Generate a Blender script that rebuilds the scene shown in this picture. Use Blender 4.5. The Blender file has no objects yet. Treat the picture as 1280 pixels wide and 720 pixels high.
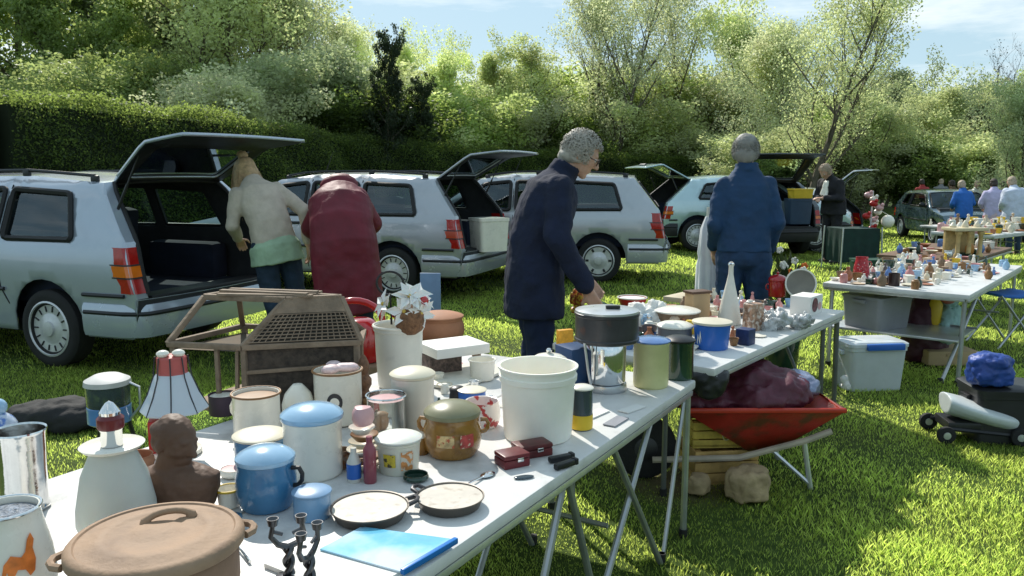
import bpy, bmesh, math, random
import numpy as np
from mathutils import Vector as V, Matrix, geometry, noise
PI = math.pi
sc = bpy.context.scene
col = sc.collection
F = 1000.0; TH = math.radians(8.25); CH = 1.5
def sstep(a, b, x):
    t = max(0.0, min(1.0, (x-a)/(b-a))); return t*t*(3-2*t)
def gz(x, y):                                   # height of the field: flat near the stalls, falling away to the far right
    return -0.42*sstep(10, 22, y)*sstep(2.5, 8, x)
def ray(px, py):
    u, v = (px-640)/F, (360-py)/F
    return V((u, math.cos(TH)+v*math.sin(TH), v*math.cos(TH)-math.sin(TH)))
def pt(px, py, z):                              # where the line of sight meets the level z
    d = ray(px, py); k = (z-CH)/d.z
    return V((d.x*k, d.y*k, z))
def at(px, y, z=None):                          # a spot at distance y along the picture column px
    x = (px-640)/F*y*1.0
    return V((x, y, gz(x, y) if z is None else z))
# ------------------------------------------------------------------ tagging
def tag(o, label=None, cat=None, group=None, kind=None):
    if label: o['label'] = label
    if cat: o['category'] = cat
    if group: o['group'] = group
    if kind: o['kind'] = kind
    return o
def thing(name, label, cat, loc=(0,0,0), rz=0, group=None):
    o = bpy.data.objects.new(name, None); col.objects.link(o)
    o.location = loc; o.rotation_euler = (0, 0, rz); o.empty_display_size = .1
    return tag(o, label, cat, group)
def dup(root, loc, rz=0, label=None, scale=None):
    r = root.copy(); col.objects.link(r); r.location = loc; r.rotation_euler = (0, 0, rz)
    if label: r['label'] = label
    if scale: r.scale = (scale,)*3 if not hasattr(scale, '__len__') else scale
    for ch in list(root.children):
        c = ch.copy(); col.objects.link(c); c.parent = r
        for g in list(ch.children):
            d = g.copy(); col.objects.link(d); d.parent = c
    return r
# ------------------------------------------------------------------ mesh builder
def rotz(a): return Matrix.Rotation(a, 3, 'Z')
def frame(d):
    d = V(d).normalized(); u = V((0,0,1)) if abs(d.z) < .9 else V((1,0,0))
    a = d.cross(u).normalized(); b = d.cross(a).normalized()
    return a, b, d
class MB:
    def __init__(s): s.v = []; s.f = []
    def add(s, vs, fs):
        k = len(s.v); s.v += [tuple(p) for p in vs]; s.f += [tuple(i+k for i in f) for f in fs]; return s
    def box(s, c, size, R=None, ch=.0):
        x, y, z = (q/2 for q in size); c = V(c)
        e = min(ch, x*.9, y*.9, z*.9)
        if e <= 0:
            vs = [V((i*x, j*y, k*z)) for i in (-1,1) for j in (-1,1) for k in (-1,1)]
            fs = [(0,1,3,2),(4,6,7,5),(0,4,5,1),(2,3,7,6),(0,2,6,4),(1,5,7,3)]
        else:
            bm = bmesh.new(); bmesh.ops.create_cube(bm, size=2)
            for v in bm.verts: v.co = V((v.co.x*x, v.co.y*y, v.co.z*z))
            bmesh.ops.bevel(bm, geom=list(bm.edges), offset=e, segments=2, affect='EDGES', profile=.6)
            bm.verts.index_update(); vs = [v.co.copy() for v in bm.verts]; fs = [[v.index for v in f.verts] for f in bm.faces]; bm.free()
        if R is not None: vs = [R @ v for v in vs]
        return s.add([v+c for v in vs], fs)
    def tube(s, pts, r, n=8, caps=True, closed=False):
        pts = [V(p) for p in pts]; m = len(pts)
        rr = list(r) if hasattr(r, '__len__') else [r]*m
        vs = []; prev = None
        for i, p in enumerate(pts):
            if closed: d = pts[(i+1) % m]-pts[i-1]
            else: d = pts[min(i+1, m-1)]-pts[max(i-1, 0)]
            if d.length < 1e-9: d = V((0,0,1))
            d.normalize()
            if prev is None: a, b, _ = frame(d)
            else:
                a = prev-d*prev.dot(d)
                a = a.normalized() if a.length > 1e-6 else frame(d)[0]
                b = d.cross(a)
            prev = a
            for k in range(n):
                t = 2*PI*k/n; vs.append(p+(a*math.cos(t)+b*math.sin(t))*rr[i])
        fs = []
        for i in range(m if closed else m-1):
            j = (i+1) % m
            for k in range(n):
                k2 = (k+1) % n; fs.append((i*n+k, i*n+k2, j*n+k2, j*n+k))
        if caps and not closed: fs += [tuple(range(n))[::-1], tuple((m-1)*n+k for k in range(n))]
        return s.add(vs, fs)
    def lathe(s, prof, n=32, c=(0,0,0), R=None, sx=1, sy=1, wob=0):
        vs = []; fs = []; c = V(c)
        for i, (r, z) in enumerate(prof):
            for k in range(n):
                t = 2*PI*k/n; q = r*(1+wob*math.sin(3*t+z*9)) if wob else r
                v = V((q*math.cos(t)*sx, q*math.sin(t)*sy, z)); vs.append((R @ v if R is not None else v)+c)
        m = len(prof)
        for i in range(m-1):
            for k in range(n):
                k2 = (k+1) % n; fs.append((i*n+k, i*n+k2, (i+1)*n+k2, (i+1)*n+k))
        if prof[0][0] > 1e-6: fs.append(tuple(range(n))[::-1])
        if prof[-1][0] > 1e-6: fs.append(tuple((m-1)*n+k for k in range(n)))
        return s.add(vs, fs)
    def ell(s, c, rad, R=None, n=16):
        rad = (rad,)*3 if not hasattr(rad, '__len__') else rad
        vs = []; fs = []; h = max(4, n//2); c = V(c)
        def put(v):
            v = V((v[0]*rad[0], v[1]*rad[1], v[2]*rad[2])); vs.append((R @ v if R is not None else v)+c)
        put((0,0,-1))
        for i in range(1, h):
            a = -PI/2+PI*i/h
            for k in range(n): put((math.cos(a)*math.cos(2*PI*k/n), math.cos(a)*math.sin(2*PI*k/n), math.sin(a)))
        put((0,0,1)); top = len(vs)-1
        for k in range(n):
            fs.append((0, 1+(k+1) % n, 1+k)); fs.append((top, 1+(h-2)*n+k, 1+(h-2)*n+(k+1) % n))
        for i in range(h-2):
            for k in range(n):
                k2 = (k+1) % n; fs.append((1+i*n+k, 1+i*n+k2, 1+(i+1)*n+k2, 1+(i+1)*n+k))
        return s.add(vs, fs)
    def cap(s, a, ra, b, rb, n=14):             # tapered capsule
        a, b = V(a), V(b); d = b-a; L = max(d.length, 1e-5); x, y, z = frame(d)
        R = Matrix((x, y, z)).transposed(); prof = []
        for i in range(5): t = -PI/2+PI/2*i/4; prof.append((ra*math.cos(t), ra*math.sin(t)))
        for i in range(5): t = PI/2*i/4; prof.append((rb*math.cos(t), L+rb*math.sin(t)))
        prof[0] = (1e-4, prof[0][1]); prof[-1] = (1e-4, prof[-1][1])
        return s.lathe(prof, n, a, R)
    def loft(s, rings, caps=True):              # rings: equal-length lists of points
        n = len(rings[0]); vs = [p for r in rings for p in r]; fs = []
        for i in range(len(rings)-1):
            for k in range(n):
                k2 = (k+1) % n; fs.append((i*n+k, i*n+k2, (i+1)*n+k2, (i+1)*n+k))
        if caps: fs += [tuple(range(n))[::-1], tuple((len(rings)-1)*n+k for k in range(n))]
        return s.add(vs, fs)
    def grid(s, fn, nu, nv):
        vs = [fn(i/nu, j/nv) for i in range(nu+1) for j in range(nv+1)]
        fs = [(i*(nv+1)+j, (i+1)*(nv+1)+j, (i+1)*(nv+1)+j+1, i*(nv+1)+j+1) for i in range(nu) for j in range(nv)]
        return s.add(vs, fs)
    def prism(s, poly, z0, z1, M=None):         # poly in xy, raised along z
        n = len(poly); vs = [V((p[0], p[1], z0)) for p in poly]+[V((p[0], p[1], z1)) for p in poly]
        if M is not None: vs = [M @ v for v in vs]
        fs = [tuple(range(n))[::-1], tuple(range(n, 2*n))]+[(i, (i+1) % n, n+(i+1) % n, n+i) for i in range(n)]
        return s.add(vs, fs)
    def panel(s, outline, holes, fn, step=.09): # flat outline with holes, filled and carried into space by fn(a, b)
        pts = []; edges = []
        def ring(poly):
            k = len(pts); dense = []
            for i, p in enumerate(poly):
                q = poly[(i+1) % len(poly)]; L = math.hypot(q[0]-p[0], q[1]-p[1]); m = max(1, int(L/step))
                dense += [(p[0]+(q[0]-p[0])*j/m, p[1]+(q[1]-p[1])*j/m) for j in range(m)]
            pts.extend(dense); n = len(dense); edges.extend((k+i, k+(i+1) % n) for i in range(n))
        ring(outline)
        for h in holes: ring(h)
        def inside(p, poly):
            r = False; n = len(poly)
            for i in range(n):
                a, b = poly[i], poly[(i+1) % n]
                if (a[1] > p[1]) != (b[1] > p[1]) and p[0] < (b[0]-a[0])*(p[1]-a[1])/(b[1]-a[1])+a[0]: r = not r
            return r
        x0 = min(p[0] for p in outline); x1 = max(p[0] for p in outline); y0 = min(p[1] for p in outline); y1 = max(p[1] for p in outline)
        y = y0+step*.5
        bd = list(pts)
        while y < y1:
            x = x0+step*.5
            while x < x1:
                if inside((x, y), outline) and not any(inside((x, y), h) for h in holes) and min((x-b[0])**2+(y-b[1])**2 for b in bd) > (step*.45)**2: pts.append((x, y))
                x += step
            y += step
        vo, _, fo, _, _, _ = geometry.delaunay_2d_cdt([V(p) for p in pts], edges, [], 0, 1e-5)
        fs = []
        for f in fo:
            c = sum((vo[i] for i in f), V((0,0)))/len(f)
            if inside(c, outline) and not any(inside(c, h) for h in holes): fs.append(tuple(f))
        return s.add([fn(p[0], p[1]) for p in vo], fs)
    def move(s, M):
        s.v = [tuple(M @ V(p)) for p in s.v]; return s
    def build(s, name, mat, parent=None, angle=40, loc=None, rz=0, fix=True):
        me = bpy.data.meshes.new(name); me.from_pydata(s.v, [], s.f)
        if fix:
            bm = bmesh.new(); bm.from_mesh(me); bmesh.ops.recalc_face_normals(bm, faces=bm.faces); bm.to_mesh(me); bm.free()
        for m in (mat if isinstance(mat, (list, tuple)) else [mat]): me.materials.append(m)
        if angle:
            me.polygons.foreach_set('use_smooth', [True]*len(me.polygons)); me.set_sharp_from_angle(angle=math.radians(angle))
        o = bpy.data.objects.new(name, me); col.objects.link(o); o.parent = parent
        if loc is not None: o.location = loc
        o.rotation_euler = (0, 0, rz)
        return o
def npmesh(name, verts, faces_n, mat, parent=None, smooth=False):   # verts (n,3); consecutive faces of faces_n corners each
    me = bpy.data.meshes.new(name); nv = len(verts); nf = nv//faces_n
    me.vertices.add(nv); me.vertices.foreach_set('co', verts.astype(np.float32).ravel())
    me.loops.add(nv); me.loops.foreach_set('vertex_index', np.arange(nv, dtype=np.int32))
    me.polygons.add(nf); me.polygons.foreach_set('loop_start', np.arange(nf, dtype=np.int32)*faces_n)
    me.polygons.foreach_set('loop_total', np.full(nf, faces_n, dtype=np.int32))
    me.update(calc_edges=True); me.materials.append(mat)
    o = bpy.data.objects.new(name, me); col.objects.link(o); o.parent = parent
    return o
def blob(mb, name, mat, parent, voxel=.01, it=4, disp=0, dscale=.1, seed=0):  # closed shapes fused to one continuous skin
    o = mb.build(name, mat, parent, angle=None)
    r = o.modifiers.new('fuse', 'REMESH'); r.mode = 'VOXEL'; r.voxel_size = voxel; r.use_smooth_shade = True
    m = o.modifiers.new('soften', 'SMOOTH'); m.factor = .5; m.iterations = it
    if disp:
        t = bpy.data.textures.new(name, 'CLOUDS'); t.noise_scale = dscale; t.noise_depth = 2
        d = o.modifiers.new('folds', 'DISPLACE'); d.texture = t; d.strength = disp; d.mid_level = .5; d.texture_coords = 'LOCAL'
    return o
# ------------------------------------------------------------------ materials
_m = {}
def M(name, c=(.5,.5,.5), rough=.5, metal=0, var=.12, vs=9, bump=0, bs=60, coat=0, trans=0, ior=1.45, sss=0, c2=None, c2t=(.5,.7), spec=.5, rv=.1, dirt=0):
    if name in _m: return _m[name]
    m = bpy.data.materials.new(name); m.use_nodes = True; nt = m.node_tree; N = nt.nodes; L = nt.links
    b = N['Principled BSDF']; tc = N.new('ShaderNodeTexCoord')
    n1 = N.new('ShaderNodeTexNoise'); n1.inputs['Scale'].default_value = vs; n1.inputs['Detail'].default_value = 6; n1.inputs['Roughness'].default_value = .62
    L.new(tc.outputs['Object'], n1.inputs['Vector'])
    mx = N.new('ShaderNodeMix'); mx.data_type = 'RGBA'
    mr = N.new('ShaderNodeMapRange'); mr.inputs[1].default_value = .3; mr.inputs[2].default_value = .7
    L.new(n1.outputs[0], mr.inputs[0]); L.new(mr.outputs[0], mx.inputs[0])
    mx.inputs[6].default_value = (*[max(0, q*(1-var)) for q in c], 1); mx.inputs[7].default_value = (*[min(1, q*(1+var)) for q in c], 1)
    out = mx.outputs[2]
    if c2:
        n2 = N.new('ShaderNodeTexNoise'); n2.inputs['Scale'].default_value = vs*1.7; n2.inputs['Detail'].default_value = 8
        L.new(tc.outputs['Object'], n2.inputs['Vector'])
        r2 = N.new('ShaderNodeMapRange'); r2.inputs[1].default_value, r2.inputs[2].default_value = c2t; L.new(n2.outputs[0], r2.inputs[0])
        m2 = N.new('ShaderNodeMix'); m2.data_type = 'RGBA'; L.new(r2.outputs[0], m2.inputs[0]); L.new(out, m2.inputs[6]); m2.inputs[7].default_value = (*c2, 1); out = m2.outputs[2]
    L.new(out, b.inputs['Base Color'])
    b.inputs['Metallic'].default_value = metal; b.inputs['IOR'].default_value = ior; b.inputs['Specular IOR Level'].default_value = spec
    rr = N.new('ShaderNodeMapRange'); rr.inputs[3].default_value = max(.02, rough-rv); rr.inputs[4].default_value = min(1, rough+rv)
    L.new(n1.outputs[0], rr.inputs[0]); L.new(rr.outputs[0], b.inputs['Roughness'])
    b.inputs['Coat Weight'].default_value = coat; b.inputs['Coat Roughness'].default_value = .06
    b.inputs['Transmission Weight'].default_value = trans; b.inputs['Subsurface Weight'].default_value = sss
    if sss: b.inputs['Subsurface Radius'].default_value = (.02,.01,.006)
    if bump:
        n3 = N.new('ShaderNodeTexNoise'); n3.inputs['Scale'].default_value = bs; n3.inputs['Detail'].default_value = 5
        L.new(tc.outputs['Object'], n3.inputs['Vector'])
        bp = N.new('ShaderNodeBump'); bp.inputs['Strength'].default_value = bump; bp.inputs['Distance'].default_value = .01
        L.new(n3.outputs[0], bp.inputs['Height']); L.new(bp.outputs[0], b.inputs['Normal'])
    _m[name] = m; return m
def leafmat(name, c, tc, var=.24, big=.30, tr=.5, straw=0):
    if name in _m: return _m[name]
    m = bpy.data.materials.new(name); m.use_nodes = True; nt = m.node_tree; N = nt.nodes; L = nt.links; N.clear()
    out = N.new('ShaderNodeOutputMaterial'); g = N.new('ShaderNodeNewGeometry'); oi = N.new('ShaderNodeObjectInfo')
    nz = N.new('ShaderNodeTexNoise'); nz.inputs['Scale'].default_value = .8; nz.inputs['Detail'].default_value = 3
    L.new(g.outputs['Position'], nz.inputs['Vector'])
    a = N.new('ShaderNodeMath'); a.operation = 'MULTIPLY_ADD'; a.inputs[1].default_value = var*2; a.inputs[2].default_value = 1-var; L.new(g.outputs['Random Per Island'], a.inputs[0])
    b = N.new('ShaderNodeMapRange'); b.inputs[1].default_value = .3; b.inputs[2].default_value = .7; b.inputs[3].default_value = 1-big; b.inputs[4].default_value = 1+big; L.new(nz.outputs[0], b.inputs[0])
    p = N.new('ShaderNodeMath'); p.operation = 'MULTIPLY'; L.new(a.outputs[0], p.inputs[0]); L.new(b.outputs[0], p.inputs[1])
    o2 = N.new('ShaderNodeMapRange'); o2.inputs[3].default_value = .82; o2.inputs[4].default_value = 1.2; L.new(oi.outputs['Random'], o2.inputs[0])
    p2 = N.new('ShaderNodeMath'); p2.operation = 'MULTIPLY'; L.new(p.outputs[0], p2.inputs[0]); L.new(o2.outputs[0], p2.inputs[1])
    def mul(colr):
        v = N.new('ShaderNodeVectorMath'); v.operation = 'SCALE'; v.inputs[0].default_value = colr; L.new(p2.outputs[0], v.inputs['Scale']); return v.outputs[0]
    def dry(sock):
        if not straw: return sock
        gt = N.new('ShaderNodeMath'); gt.operation = 'GREATER_THAN'; gt.inputs[1].default_value = 1-straw; L.new(g.outputs['Random Per Island'], gt.inputs[0])
        mm = N.new('ShaderNodeMix'); mm.data_type = 'RGBA'; L.new(gt.outputs[0], mm.inputs[0]); L.new(sock, mm.inputs[6]); mm.inputs[7].default_value = (.36,.31,.15,1); return mm.outputs[2]
    d = N.new('ShaderNodeBsdfPrincipled'); d.inputs['Roughness'].default_value = .5; d.inputs['Specular IOR Level'].default_value = .3; L.new(dry(mul(c)), d.inputs['Base Color'])
    t = N.new('ShaderNodeBsdfTranslucent'); L.new(mul(tc), t.inputs['Color'])
    s = N.new('ShaderNodeMixShader'); s.inputs[0].default_value = tr; L.new(d.outputs[0], s.inputs[1]); L.new(t.outputs[0], s.inputs[2])
    L.new(s.outputs[0], out.inputs['Surface']); _m[name] = m; return m
def glassmat(name, tint, mixf=.7, rough=.03):    # thin window glass: part see-through, part mirror
    if name in _m: return _m[name]
    m = bpy.data.materials.new(name); m.use_nodes = True; N = m.node_tree.nodes; L = m.node_tree.links; N.clear()
    out = N.new('ShaderNodeOutputMaterial'); t = N.new('ShaderNodeBsdfTransparent'); t.inputs[0].default_value = (*tint, 1)
    g = N.new('ShaderNodeBsdfGlossy'); g.inputs['Roughness'].default_value = rough; g.inputs[0].default_value = (.55,.62,.66,1)
    lw = N.new('ShaderNodeLayerWeight'); lw.inputs[0].default_value = .16
    nz = N.new('ShaderNodeTexNoise'); nz.inputs['Scale'].default_value = 3
    tcn = N.new('ShaderNodeTexCoord'); L.new(tcn.outputs['Object'], nz.inputs['Vector'])
    r = N.new('ShaderNodeMapRange'); r.inputs[3].default_value = 1-mixf; r.inputs[4].default_value = 1; L.new(lw.outputs['Fresnel'], r.inputs[0])
    k = N.new('ShaderNodeMath'); k.operation = 'MULTIPLY'; L.new(r.outputs[0], k.inputs[0])
    r2 = N.new('ShaderNodeMapRange'); r2.inputs[3].default_value = .8; r2.inputs[4].default_value = 1.1; L.new(nz.outputs[0], r2.inputs[0]); L.new(r2.outputs[0], k.inputs[1])
    mx = N.new('ShaderNodeMixShader'); L.new(k.outputs[0], mx.inputs[0]); L.new(t.outputs[0], mx.inputs[1]); L.new(g.outputs[0], mx.inputs[2])
    L.new(mx.outputs[0], out.inputs['Surface']); _m[name] = m; return m
# ================================================================== camera, sky, sun
cam = bpy.data.objects.new('camera', bpy.data.cameras.new('camera')); col.objects.link(cam)
cam.location = (0, 0, CH); cam.rotation_euler = (PI/2-TH, 0, 0)
cam.data.sensor_width = 36; cam.data.lens = 36*F/1280; cam.data.clip_end = 2000; cam.data.clip_start = .05
sc.camera = cam
sc.view_settings.view_transform = 'Standard'; sc.view_settings.look = 'None'; sc.view_settings.exposure = 0
SEL, SAZ = math.radians(42), math.radians(-22)            # sun behind the scene, to the left
w = bpy.data.worlds.new('World'); sc.world = w; w.use_nodes = True
N = w.node_tree.nodes; L = w.node_tree.links
bg = N['Background']; sky = N.new('ShaderNodeTexSky'); sky.sky_type = 'NISHITA'; sky.sun_disc = False
sky.sun_elevation = SEL; sky.sun_rotation = SAZ; sky.air_density = 1.0; sky.dust_density = .6; sky.ozone_density = 1.6; sky.altitude = 50
tcw = N.new('ShaderNodeTexCoord'); mp = N.new('ShaderNodeMapping'); mp.inputs['Scale'].default_value = (1.6, 2.2, 9); mp.inputs['Rotation'].default_value = (0, .12, .5)
nz = N.new('ShaderNodeTexNoise'); nz.inputs['Scale'].default_value = 2.2; nz.inputs['Detail'].default_value = 7; nz.inputs['Roughness'].default_value = .6
mr = N.new('ShaderNodeMapRange'); mr.inputs[1].default_value = .48; mr.inputs[2].default_value = .78; mr.inputs[3].default_value = .0; mr.inputs[4].default_value = .75
mix = N.new('ShaderNodeMix'); mix.data_type = 'RGBA'; mix.inputs[7].default_value = (9.0, 9.1, 8.9, 1)
L.new(tcw.outputs['Generated'], mp.inputs[0]); L.new(mp.outputs[0], nz.inputs[0]); L.new(nz.outputs[0], mr.inputs[0])
sx = N.new('ShaderNodeSeparateXYZ'); L.new(tcw.outputs['Generated'], sx.inputs[0])          # haze and thin cloud over the whole sky, kept strong overhead as added fill
hz_ = N.new('ShaderNodeMapRange'); hz_.inputs[1].default_value = .16; hz_.inputs[2].default_value = .42; hz_.inputs[3].default_value = 1; hz_.inputs[4].default_value = .85; L.new(sx.outputs[2], hz_.inputs[0])
hm = N.new('ShaderNodeMath'); hm.operation = 'MULTIPLY'; L.new(mr.outputs[0], hm.inputs[0]); L.new(hz_.outputs[0], hm.inputs[1]); L.new(hm.outputs[0], mix.inputs[0])
cy = N.new('ShaderNodeMix'); cy.data_type = 'RGBA'; cy.inputs[7].default_value = (3.5, 4.9, 5.6, 1); cf = N.new('ShaderNodeMath'); cf.operation = 'MULTIPLY'; cf.inputs[1].default_value = .8
L.new(hz_.outputs[0], cf.inputs[0]); L.new(cf.outputs[0], cy.inputs[0]); L.new(sky.outputs[0], cy.inputs[6]); L.new(cy.outputs[2], mix.inputs[6]); L.new(mix.outputs[2], bg.inputs[0]); bg.inputs[1].default_value = .15
sl = bpy.data.lights.new('sun', 'SUN'); sl.energy = 5; sl.angle = math.radians(.55); sl.color = (1, .95, .86)
so = bpy.data.objects.new('sun', sl); col.objects.link(so)
sdir = V((math.sin(SAZ)*math.cos(SEL), math.cos(SAZ)*math.cos(SEL), math.sin(SEL)))
so.rotation_euler = sdir.to_track_quat('Z', 'Y').to_euler(); so.location = (0, 0, 30)
sc.cycles.max_bounces = 8; sc.cycles.diffuse_bounces = 6; sc.cycles.transparent_max_bounces = 12; sc.cycles.use_denoising = True; sc.cycles.caustics_reflective = False; sc.cycles.caustics_refractive = False

# ================================================================== ground and grass
rng = np.random.default_rng(7)
WORN = [(.82, 3.75, .22), (.55, 4.5, .22), (1.9, 5.4, .25), (-.2, 5.2, .35), (2.3, 8.2, .4), (-1.6, 6.4, .3), (.3, 2.5, .12)]
def ground():
    m = bpy.data.materials.new('meadow_soil'); m.use_nodes = True; N = m.node_tree.nodes; L = m.node_tree.links; b = N['Principled BSDF']
    g = N.new('ShaderNodeNewGeometry'); n1 = N.new('ShaderNodeTexNoise'); n1.inputs['Scale'].default_value = .7; n1.inputs['Detail'].default_value = 8
    n2 = N.new('ShaderNodeTexNoise'); n2.inputs['Scale'].default_value = 14; n2.inputs['Detail'].default_value = 6
    L.new(g.outputs['Position'], n1.inputs[0]); L.new(g.outputs['Position'], n2.inputs[0])
    r = N.new('ShaderNodeValToRGB'); r.color_ramp.elements[0].color = (.028,.05,.01,1); r.color_ramp.elements[1].color = (.07,.105,.022,1)
    r.color_ramp.elements[0].position = .3; r.color_ramp.elements[1].position = .7
    L.new(n2.outputs[0], r.inputs[0]); mx = N.new('ShaderNodeMix'); mx.data_type = 'RGBA'; mr = N.new('ShaderNodeMapRange'); mr.inputs[1].default_value = .5; mr.inputs[2].default_value = .75; mr.inputs[4].default_value = .5
    L.new(n1.outputs[0], mr.inputs[0]); L.new(mr.outputs[0], mx.inputs[0]); L.new(r.outputs[0], mx.inputs[6]); mx.inputs[7].default_value = (.09,.085,.03,1)
    last = mx.outputs[2]
    for a_, b_, s_ in WORN:                      # trodden earth
        vm = N.new('ShaderNodeVectorMath'); vm.operation = 'DISTANCE'; vm.inputs[1].default_value = (a_, b_, 0); L.new(g.outputs['Position'], vm.inputs[0])
        ad = N.new('ShaderNodeMath'); ad.operation = 'MULTIPLY_ADD'; ad.inputs[1].default_value = .35*s_/.3; L.new(n2.outputs[0], ad.inputs[0]); L.new(vm.outputs['Value'], ad.inputs[2])
        q = N.new('ShaderNodeMapRange'); q.inputs[1].default_value = s_*.9; q.inputs[2].default_value = s_*2.2; q.inputs[3].default_value = .85; q.inputs[4].default_value = 0; L.new(ad.outputs[0], q.inputs[0])
        e = N.new('ShaderNodeMix'); e.data_type = 'RGBA'; L.new(q.outputs[0], e.inputs[0]); L.new(last, e.inputs[6]); e.inputs[7].default_value = (.13,.10,.055,1); last = e.outputs[2]
    L.new(last, b.inputs['Base Color']); b.inputs['Roughness'].default_value = .9; b.inputs['Specular IOR Level'].default_value = .1
    bp = N.new('ShaderNodeBump'); bp.inputs['Strength'].default_value = .6; bp.inputs['Distance'].default_value = .04; L.new(n2.outputs[0], bp.inputs['Height']); L.new(bp.outputs[0], b.inputs['Normal'])
    xs = [-400, -150, -60]+[-40+i*1.6 for i in range(51)]+[60, 150, 400]; ys = [-60, -20, -8]+[-4+i*1.4 for i in range(46)]+[75, 120, 250, 600]
    mb = MB(); n = len(ys)
    mb.add([(x, y, gz(x, y)) for x in xs for y in ys], [(i*n+j, (i+1)*n+j, (i+1)*n+j+1, i*n+j+1) for i in range(len(xs)-1) for j in range(n-1)])
    tag(mb.build('ground', m, angle=60), kind='structure')
ground()
def grass():
    gm = leafmat('grass_blade', (.050,.088,.02), (.80,.97,.20), var=.3, big=.3, tr=.66, straw=.05)
    out = []
    for (y0, y1, dens, h, wd) in ((1.4, 3.2, 13000, .024, .0024), (3.2, 6, 10000, .025, .0034), (6, 10, 3400, .032, .0065), (10, 17, 900, .045, .014), (17, 32, 180, .05, .032)):
        xw = y1*.72+.8; n = int(dens*2*xw*(y1-y0))
        p = np.stack([rng.uniform(-xw, xw, n), rng.uniform(y0, y1, n)], 1)
        p = p[np.abs(p[:, 0]) < p[:, 1]*.70+.7]
        # tufts: pull blades a little toward random tuft centres, vary the height with a slow wave
        hh = h*(.55+.5*rng.random(len(p)))*(1+.35*np.sin(p[:, 0]*1.9+1.3)*np.sin(p[:, 1]*1.6)+.3*np.sin(p[:, 0]*7.1+p[:, 1]*5.3))
        worn = sum(np.exp(-((p[:, 0]-a)**2+(p[:, 1]-b)**2)/(2*s*s)) for a, b, s in WORN); hh = hh*(1-.5*np.clip(worn, 0, 1))
        keep = rng.random(len(p))/np.clip(1-.88*worn, .08, 1) < .72+.28*np.sin(p[:, 0]*3.1+2)*np.sin(p[:, 1]*2.7); p = p[keep]; hh = hh[keep]; k = len(p)
        a = rng.uniform(0, 2*PI, k); lean = rng.uniform(.1, .95, k)*hh; b = rng.uniform(0, 2*PI, k)
        t = lambda lo, hi, x: np.clip((x-lo)/(hi-lo), 0, 1)
        z = -.42*(lambda q: q*q*(3-2*q))(t(10, 22, p[:, 1]))*(lambda q: q*q*(3-2*q))(t(2.5, 8, p[:, 0]))
        dx, dy = np.cos(a)*wd*.5, np.sin(a)*wd*.5; lx, ly = np.cos(b)*lean, np.sin(b)*lean
        v = np.zeros((k, 4, 3))
        v[:, 0] = np.stack([p[:, 0]-dx, p[:, 1]-dy, z-.004], 1); v[:, 1] = np.stack([p[:, 0]+dx, p[:, 1]+dy, z-.004], 1)
        v[:, 2] = np.stack([p[:, 0]+lx*.45+dx*.8, p[:, 1]+ly*.45+dy*.8, z+hh*.62], 1); v[:, 3] = np.stack([p[:, 0]+lx, p[:, 1]+ly, z+hh], 1)
        out.append(v.reshape(-1, 3))
    tag(npmesh('grass', np.concatenate(out), 4, gm), 'mown meadow grass covering the field', 'grass', kind='stuff')
grass()

# ================================================================== trees
bark = M('bark', (.12,.10,.075), .9, var=.35, vs=6, bump=.6, bs=25)
def skeleton(rnd, h, spread, n1, up=.55, start=.25, tr=.16, lv=3, stems=1, wig=.25):
    br = []; tips = []
    def grow(p, d, L, r, lev):
        k = 5; pts = [p.copy()]; rs = [r]
        for i in range(k):
            d = (d+V((rnd.gauss(0, wig), rnd.gauss(0, wig), rnd.gauss(0, wig)+.10*lev))*.45).normalized()
            p = p+d*(L/k); pts.append(p.copy()); rs.append(r*(1-.72*(i+1)/k))
        br.append((pts, rs))
        if lev >= lv-1:
            tips.extend(pts[2:]); 
        if lev < lv:
            for i in range(n1 if lev else 0):
                pass
            for i in range(3+int(rnd.random()*3)):
                j = 1+int(rnd.random()*5); q = pts[j]; a = rnd.uniform(0, 2*PI)
                side = V((math.cos(a), math.sin(a), rnd.uniform(-.1, .9)*up)); nd = (d*.55+side*.75).normalized()
                grow(q, nd, L*rnd.uniform(.45, .7), rs[j]*.6, lev+1)
        else: tips.append(pts[-1])
    for s in range(stems):
        base = V((rnd.gauss(0, .18) if stems > 1 else 0, rnd.gauss(0, .18) if stems > 1 else 0, 0))
        lean = V((rnd.gauss(0, .18 if stems > 1 else .05), rnd.gauss(0, .18 if stems > 1 else .05), 1)).normalized()
        k = 8; p = base.copy(); pts = [p.copy()]; rs = [tr]
        for i in range(k):
            lean = (lean+V((rnd.gauss(0, .06), rnd.gauss(0, .06), .05))).normalized(); p = p+lean*(h*.86/k); pts.append(p.copy()); rs.append(tr*(1-.85*(i+1)/k))
        br.append((pts, rs)); tips.append(pts[-1])
        for i in range(n1):
            f = start+(1-start)*((i+.5)/n1)**.9; x = f*k; j = min(k-1, int(x)); q = pts[j].lerp(pts[j+1], x-j); a = i*2.4+rnd.uniform(-.4, .4)
            shape = (math.sin(PI*min(1, (f-start)/(1-start)*.80+.22)))**.8
            d = V((math.cos(a), math.sin(a), up+.5*f)).normalized()
            grow(q, d, max(.12*h, spread*shape*rnd.uniform(.75, 1.1)), rs[j]*.5, 1)
    return br, tips
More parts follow.
